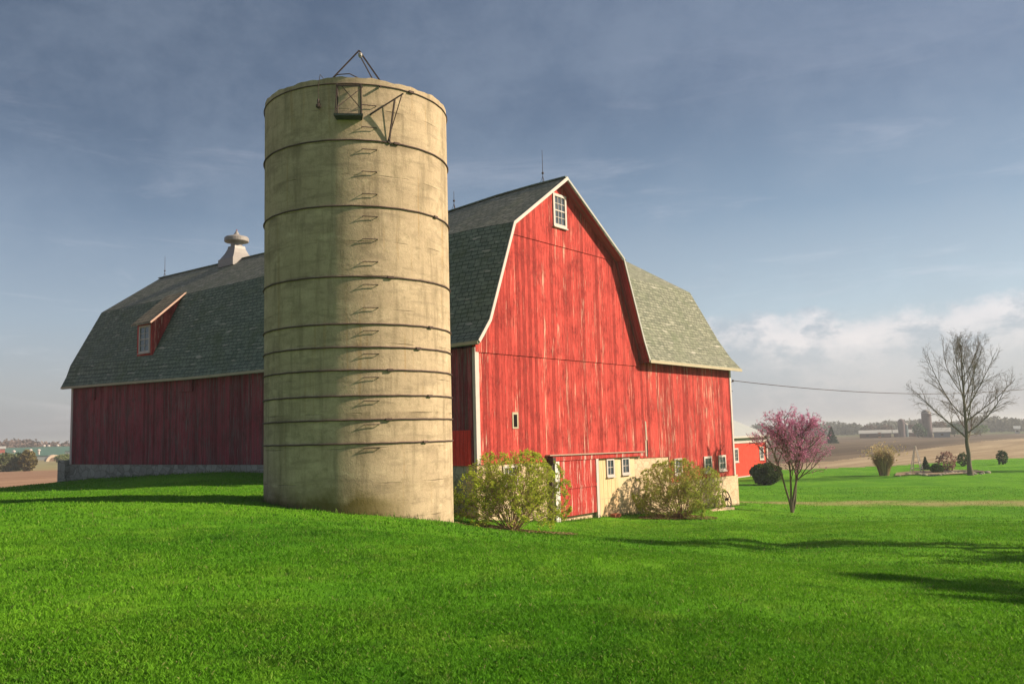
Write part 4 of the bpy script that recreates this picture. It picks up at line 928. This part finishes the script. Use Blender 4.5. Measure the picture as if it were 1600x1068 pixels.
# garden bed and stones
bed = [pix(p, D)[:2] for p, D in ((1392, 91), (1420, 93.5), (1470, 93), (1505, 95), (1536, 99), (1520, 102), (1470, 103), (1425, 101), (1395, 97))]
bcx = sum(p[0] for p in bed)/len(bed); bcy = sum(p[1] for p in bed)/len(bed)
mb = MB()
for k in range(len(bed)):
    a, b_ = bed[k], bed[(k+1) % len(bed)]; q = [(bcx, bcy), a, b_]; mb.face([(p[0], p[1], H(*p)+.10) for p in q])
tag(mb.build('garden_bed', M_stub), kind='structure')
sr = random.Random(4)
sproto = None
for i in range(26):
    px_ = 1400+136*i/25+sr.uniform(-2, 2); D = 91.5+2.0*math.sin(i*.5)+i*.22; x, y, zz = pix(px_, D)
    if sproto is None:
        mb = MB(); mb.lathe([(.12, -.1), (.34, .02), (.33, .2), (.2, .34), (.05, .38)], n=9); sproto = mb.build('garden_stone', plain('pale_stone', (.30, .27, .22), .9, .1, .3, 4)); o = sproto
    else: o = sproto.copy(); COL.objects.link(o)
    o.location = (x, y, zz); s_ = sr.uniform(.3, .75); o.scale = (s_*1.3, s_, s_*.9); o.rotation_euler = (0, 0, sr.random()*6)
    tag(o, 'pale edging stone in the row along the garden bed right of the ornamental grass', 'stone', 'edging stones of the garden bed')

# ------------------------------------------------------------------ wheel and slab by the stone wall
x, y = 18.55, -.42; zg = H(x, y)
wh = empty('spoked_wheel', (x, y, zg+.40)); tag(wh, 'rusty iron spoked wheel leaning against the stone foundation of the barn', 'wheel')
tilt = Matrix.Rotation(R_(-14), 3, 'X')
def wp(a, r, d=0): return tilt@Vector((math.cos(a)*r, d, math.sin(a)*r))
mb = MB(); mb.tube([wp(2*math.pi*k/36, .42) for k in range(37)], .03, 8, cap=False); mb.build('rim', M_steel, wh)
mb = MB(); mb.tube([wp(0, 0, -.09), wp(0, 0, .09)], .06, 10); mb.build('hub', M_steel, wh)
for k in range(6): mb = MB(); mb.tube([wp(k*math.pi/3+.3, .05), wp(k*math.pi/3+.3, .41)], .017, 6); mb.build('spoke', M_steel, wh)
mb = MB(); zg = H(16.6, -1.1); mb.prism([(-1.3, -.2), (1.4, -.2), (1.38, .05), (.4, .11), (-1.3, .03)], 'y', -.16, .16); o = mb.build('stone_slab', M_stone, loc=(16.6, -.9, zg)); tag(o, 'pale flat stone kerb slab lying in the grass near the iron wheel', 'slab')
mb = MB(); mb.box((-.24, -.12, -.02), (.24, .12, .14)); o = mb.build('clay_block', plain('red_clay', (.30, .09, .05), .9), loc=(8.1, -.35, H(8.1, -.35))); tag(o, 'dark red clay block at the foot of the cream wall', 'block')

# ------------------------------------------------------------------ outbuilding
ob = empty('outbuilding', (62, 20, -2)); tag(ob, 'small bright red outbuilding with grey roof and white trim beyond the barn', 'outbuilding')
o0 = Vector((62, 20, -2))
def b_at(mb, name, mat, par=None):
    o = mb.build(name, mat, par or ob); 
    if (par or ob) is ob: o.location = -o0
    return o
mb = MB(); mb.box((54, 17.7, -1.9), (69.0, 18.0, 1.55)); mb.box((68.7, 18.0, -1.9), (69.0, 27.6, 1.55)); b_at(mb, 'wall', M_outred)
mb = MB(); mb.box((54, 17.66, 1.55), (69.05, 17.98, 2.02)); b_at(mb, 'upper_band', M_greywall)
mb = MB(); mb.prism([(18.0, 1.55), (27.6, 1.55), (27.6, 2.0), (22.8, 4.0), (18.0, 2.0)], 'x', 68.7, 69.0); b_at(mb, 'gable', M_outred)
mb = MB(); mb.prism([(17.3, 2.02), (22.8, 4.30), (28.3, 2.02), (28.3, 2.12), (22.8, 4.42), (17.3, 2.12)], 'x', 53.6, 69.5); b_at(mb, 'roof', M_greyroof)
mb = MB(); mb.box((53.6, 17.22, 1.98), (69.5, 17.295, 2.16)); b_at(mb, 'fascia', M_white)
mb = MB(); mb.box((54, 17.6, 1.44), (69.08, 17.655, 1.60)); mb.box((68.8, 17.58, -1.9), (69.08, 17.69, 1.43)); mb.box((54, 17.58, -2.3), (69.08, 17.95, -1.9)); b_at(mb, 'trim', M_white)
for xa in (60.4, 67.0):
    w_ = window(ob, xa, xa+1.15, -.45, .98, 2, 3, d=17.69, t=.16); w_.location = -o0
mb = MB(); mb.lathe([(.06, 0), (.06, .35), (.22, .42), (.26, .6), (.18, .78), (.02, .84)], (61.6, 22.8, 4.40), 12); b_at(mb, 'roof_vent', M_white)

# ------------------------------------------------------------------ power line
pole = (64.0, -12.9); pz = H(*pole)
up_ = empty('utility_pole', (pole[0], pole[1], pz)); tag(up_, 'wooden utility pole carrying the wire to the barn corner', 'utility pole')
mb = MB(); mb.tube([(0, 0, -.3), (0, 0, 6.35-pz+.6)], [.15, .11], 10); mb.build('pole', M_bark, up_)
mb = MB(); mb.bar((-.6, -.9, 6.1-pz), (.6, .9, 6.1-pz), .1); mb.build('crossarm', M_bark, up_)
pts = []
for k in range(33):
    t = k/32; xx = (W+.28)*(1-t)+pole[0]*t; yy = -.02*(1-t)+pole[1]*t; pts.append((xx, yy, 5.52*(1-t)+6.3*t-1.55*4*t*(1-t)*.62))
mb = MB(); mb.tube(pts, .018, 5); tag(mb.build('power_line', M_steel), 'thin sagging black wire running from the barn corner past the bare tree', 'wire')

# ------------------------------------------------------------------ far right farm
def long_barn(px0, px1, D, h, wallc, roofc, label, rh=1.6, name='farm_shed', depth=9, group=None):
    x0, y0, z0 = pix(px0, D); x1, y1, z1 = pix(px1, D); a = Vector((x0, y0, 0)); b_ = Vector((x1, y1, 0)); ln = (b_-a).length; z_ = min(z0, z1)-.2
    e = empty(name, (a+b_)/2+Vector((0, 0, z_)), math.atan2(y1-y0, x1-x0)); tag(e, label, 'farm building', group)
    mb = MB(); mb.box((-ln/2, 0, 0), (ln/2, depth, h)); mb.build('wall', wallc, e)
    mb = MB(); mb.prism([(-.5, h), (depth/2, h+rh), (depth+.5, h), (depth+.5, h+.25), (depth/2, h+rh+.3), (-.5, h+.25)], 'x', -ln/2-.5, ln/2+.5); mb.build('roof', roofc, e)
    nw = min(6, max(1, int(ln/7)))
    for k in range(nw):
        xx = -ln/2+ln*(k+.5)/nw; mb = MB(); mb.box((xx-.6, -.06, h*.4), (xx+.6, -.01, h*.75)); mb.build('window', M_dark, e)
    return e
M_wroof = plain('white_metal_roof', (.42, .41, .39), .6, .3, .1, 1); M_dred = plain('dark_red_siding', (.13, .045, .04), .9, .1, .2, 1); M_groof = plain('teal_green_roof', (.055, .125, .10), .7, .2, .2, .4); M_bwall = plain('blue_grey_wall', (.10, .14, .20), .9, .1, .2, 1)
long_barn(1342, 1391, 500, 2.4, M_dred, M_wroof, 'long low shed with white roof at the left end of the far farm')
long_barn(1395, 1432, 520, 2.2, M_dred, M_wroof, 'long low shed with white roof between the two far silos')
long_barn(1458, 1483, 470, 2.6, M_bwall, M_wroof, 'blue grey shed with white roof right of the far silos', 2.0)
long_barn(1371, 1375, 485, 2.9, plain('orange_brick', (.5, .2, .1), .9), M_wroof, 'small orange-walled house in front of the long far shed', 1.2, 'farmhouse', 5)
long_barn(1584, 1592, 560, 2.6, M_wroof, M_greyroof, 'tiny white farmhouse at the right edge of the horizon', 1.5, 'farmhouse', 7)
def far_silo(px_, D, r, h, mat, capm, label):
    x, y, zz = pix(px_, D); e = empty('farm_silo', (x, y, zz)); tag(e, label, 'silo', 'silos of the far farm')
    mb = MB(); mb.lathe([(r, -.5), (r, h)], n=20); mb.build('shell', mat, e)
    mb = MB(); mb.lathe([(r*1.03, h), (r*.9, h+r*.4), (r*.5, h+r*.75), (.1, h+r*.9)], n=20); mb.build('dome', capm, e)
M_fs = plain('dull_purple_grey', (.13, .10, .11), .8, .2, .2, .5); M_fs2 = plain('blue_grey_stave', (.12, .17, .20), .8, .2, .2, .5)
far_silo(1408, 510, 1.7, 8.2, M_fs, M_fs, 'shorter dark silo at the left of the far farm')
far_silo(1414, 516, 1.4, 6.4, M_fs2, M_galv, 'lowest bluish silo touching the short dark one at the far farm')
far_silo(1448, 480, 2.3, 11.8, M_fs, M_galv, 'tallest dark silo in the middle of the far farm')
far_silo(1439, 492, .9, 8.3, M_galv, M_galv, 'slim pale silo just left of the tallest far silo')
# far trees
def tree_far(px_, D, sx, sz, cols, label, seed, name='distant_tree', group='trees around the far farm', cat='tree'):
    x, y, zz = pix(px_, D); rs = np.random.default_rng(seed); e = empty(name, (x, y, zz)); tag(e, label, cat, group)
    n = 420; d = rs.normal(size=(n, 3)); d /= np.linalg.norm(d, axis=1)[:, None]; P = d*(.5+.5*rs.random(n)**.5)[:, None]*(1+.2*np.sin(d[:, 0]*7+seed))[:, None]*np.array([sx, sx, sz*.42])+np.array([0, 0, sz*.58])
    v_, f_ = leaves_mesh(P, .75, rs); npmesh('crown', v_, f_, leafmat('far_leaf', *cols, .2), e, 4)
    mb = MB(); mb.tube([(0, 0, -.3), (.1, 0, sz*.35), (0, .1, sz*.7)], [.35, .25, .1], 6); mb.build('trunk', M_bark, e)
G1 = ((.03, .08, .04), (.06, .13, .06)); BR = ((.10, .07, .06), (.17, .12, .10))
for px_, D, sx, sz, c_, lab, sd in ((1425, 530, 3.2, 6.5, BR, 'brown leafless tree between the far silos', 31), (1434, 470, 2.6, 6.6, G1, 'green tree in front of the tallest far silo', 32), (1441, 465, 1.8, 4.6, G1, 'low green tree at the foot of the tallest far silo', 33),
      (1468, 520, 3.4, 8.0, BR, 'brown tree right of the tallest far silo', 34), (1490, 480, 3.8, 6.5, G1, 'dark green tree right of the blue grey far shed', 35), (1504, 500, 3.3, 7.2, BR, 'brown tree behind the trunk of the bare tree', 36),
      (1357, 560, 4.5, 7.0, BR, 'reddish tree behind the left end of the long far shed', 37), (1383, 560, 4.0, 6.6, BR, 'grey brown tree behind the right end of the long far shed', 38), (1530, 520, 4, 5.2, ((.08, .16, .04), (.12, .22, .06)), 'light green tree on the horizon right of the bare tree', 39)):
    tree_far(px_, D, sx, sz, c_, lab, sd)
def woods(pa, pb, D0, D1, n, hs, cols, seed, label):
    rs = np.random.default_rng(seed); Vs, Fs, off = [], [], 0
    for i in range(n):
        px_ = pa+(pb-pa)*rs.random(); D = D0+(D1-D0)*rs.random(); x, y, zz = pix(px_, D); s = hs*(.65+.6*rs.random())*(1+.15*math.sin(px_*.05)); k = 110
        d = rs.normal(size=(k, 3)); d /= np.linalg.norm(d, axis=1)[:, None]; P = d*(.4+.6*rs.random(k)**.5)[:, None]*np.array([s*.62, s*.62, s*.5])+np.array([x, y, zz+s*.45])
        v_, f_ = leaves_mesh(P, 1.5, rs); Vs.append(v_); Fs.append(f_+off); off += len(v_)
    o = npmesh('woods', np.concatenate(Vs), np.concatenate(Fs), leafmat('woods_leaf', *cols, .2), None, 4); tag(o, label, 'woods', kind='stuff')
woods(1180, 1720, 640, 900, 330, 8.5, ((.09, .10, .09), (.15, .15, .12)), 41, 'far hazy belt of woods along the right horizon')
woods(-120, 420, 640, 860, 300, 10.5, ((.14, .09, .08), (.20, .14, .11)), 42, 'far brownish belt of bare woods along the left horizon')
# ------------------------------------------------------------------ far left
long_barn(-30, 42, 480, 1.8, plain('grey_wall', (.2, .22, .22), .9), M_groof, 'long low green-roofed shed nearest on the left', 2.4, 'poultry_shed', 14)
long_barn(38, 100, 520, 2.4, plain('grey_wall_b', (.2, .22, .22), .9), M_groof, 'long green-roofed shed right behind the tan hoop building', 2.8, 'poultry_shed', 14)
long_barn(-10, 118, 570, 4.2, plain('grey_wall_c', (.16, .2, .19), .9), M_groof, 'farthest long green-roofed shed on the left skyline', 2.6, 'poultry_shed', 14)
long_barn(-14, 8, 560, 6.6, plain('brick_red_wall', (.35, .08, .05), .9), M_wroof, 'tall red shed with white roof at the left edge', 1.2, 'farm_shed', 10)
vp = None
for px_, D, h in ((22, 480, 5.0), (48, 500, 5.4), (61, 500, 5.2), (69, 570, 7.5), (76, 570, 7.4), (90, 570, 7.5)):
    x, y, zz = pix(px_, D+8)
    if vp is None: mb = MB(); mb.lathe([(.5, -1.6), (.5, .2), (.9, .4), (.8, .9), (.1, 1.3)], n=10); vp = mb.build('roof_ventilator', M_white); o = vp
    else: o = vp.copy(); COL.objects.link(o)
    o.location = (x, y, zz+h-.6); tag(o, 'small white ventilator on the ridge of a distant green-roofed shed', 'ventilator', 'white ventilators on the distant sheds')
x, y, zz = pix(86, 450); e = empty('hoop_building', (x, y, zz), R_(-20)); tag(e, 'small tan arched hoop building in front of the green-roofed sheds', 'hoop building')
mb = MB(); pr = [(3.4*math.cos(t), 2.9*math.sin(t)) for t in [math.pi*k/16 for k in range(17)]]; mb.prism(pr, 'y', 0, 14); mb.build('cover', plain('tan_canvas', (.62, .48, .36), .7), e)
mb = MB(); pr = [(2.1*math.cos(t), 1.9*math.sin(t)) for t in [math.pi*k/16 for k in range(17)]]; mb.prism(pr, 'y', -.08, -.01); mb.build('opening', plain('brown_shade', (.2, .13, .09), .9), e)
for px_, D, sx, sz, cols, lab, con in ((12, 232, 3.6, 4.0, ((.10, .12, .05), (.17, .18, .08)), 'broad olive bush at the left edge of the tilled ground', False), (31, 236, 1.9, 4.0, ((.02, .06, .03), (.04, .09, .04)), 'dark green bush between the olive bush and the brown one', False), (44, 228, 1.75, 4.6, ((.13, .11, .04), (.20, .16, .06)), 'upright yellow-brown bush nearest to the barn on the left', False), (103, 330, 3.2, 3.0, ((.14, .17, .05), (.2, .24, .08)), 'light green bush beside the hoop building', False)):
    x, y, zz = pix(px_, D); bushy('field_bush', (x, y, zz), sx, sz, 1500, cols, lab, lsize=.4, seed=px_, group='bushes beyond the tilled ground')

# ------------------------------------------------------------------ trees right of the frame that shade the lawn
def leafy_tree(loc, Ht, rx, seed, label, nleaf=16000):
    rg_ = random.Random(seed); rs = np.random.default_rng(seed); out_, tips = [], []
    LT = dict(seg=[8, 6, 5, 4], taper=[.25, .3, .3, .4], wob=[.03, .1, .14, .18], up=[.03, .03, .02, 0], kids=[13, 6, 4], start=[.22, .2, .15], ang=[58, 42, 42], len=[.52, .5, .5], rk=[.35, .5, .5], leaf_from=2)
    grow(rg_, Vector((0, 0, -.2)), Vector((0, 0, 1)), Ht*.92, Ht*.024, 0, LT, out_, tips)
    t1, t2 = split(out_, 0); e = empty('shade_tree', loc); tag(e, label, 'tree', 'trees shading the lawn on the right')
    v_, f_ = branches_mesh(t1, (10,)); npmesh('trunk', v_, f_, M_bark, e, 4); v_, f_ = branches_mesh(t2, (8, 5, 4, 3), rmin=.006); npmesh('branches', v_, f_, M_bark, e, 4)
    C = alongpts(tips, nleaf, rs, .12); v_, f_ = leaves_mesh(C, .16, rs); npmesh('foliage', v_, f_, leafmat('shade_leaf', (.05, .09, .02), (.09, .15, .03)), e, 4); return e
def camxy(right, depth): p = CAM+toR*right+toF*depth; return p.x, p.y, H(p.x, p.y)

p_ = camxy(17.5, 18.5); leafy_tree(p_, 10.5, 3, 51, 'leafing tree beyond the right edge whose shadow falls across the lawn', 4500)
p_ = camxy(64, 88); leafy_tree(p_, 13, 3, 53, 'leafing tree on the far lawn beyond the right edge', 9000)
p_ = camxy(18.5, 9.3); leafy_tree(p_, 8.5, 3, 54, 'shortest leafing tree just beyond the lower right corner of the lawn', 6000)
# ------------------------------------------------------------------ haze
hm = bpy.data.materials.new('haze_air'); hm.use_nodes = True; nt = hm.node_tree; nt.nodes.clear()
o_ = nt.nodes.new('ShaderNodeOutputMaterial'); v_ = nt.nodes.new('ShaderNodeVolumePrincipled')
v_.inputs['Color'].default_value = (.86, .90, .96, 1); v_.inputs['Density'].default_value = .00055; v_.inputs['Anisotropy'].default_value = .2
nt.links.new(v_.outputs[0], o_.inputs['Volume'])
mb = MB(); mb.box((-5600, -5600, -5.6), (5600, 5600, 19)); hz_ = mb.build('haze', hm); tag(hz_, kind='stuff'); hz_['label'] = 'thin pale haze lying over the fields'
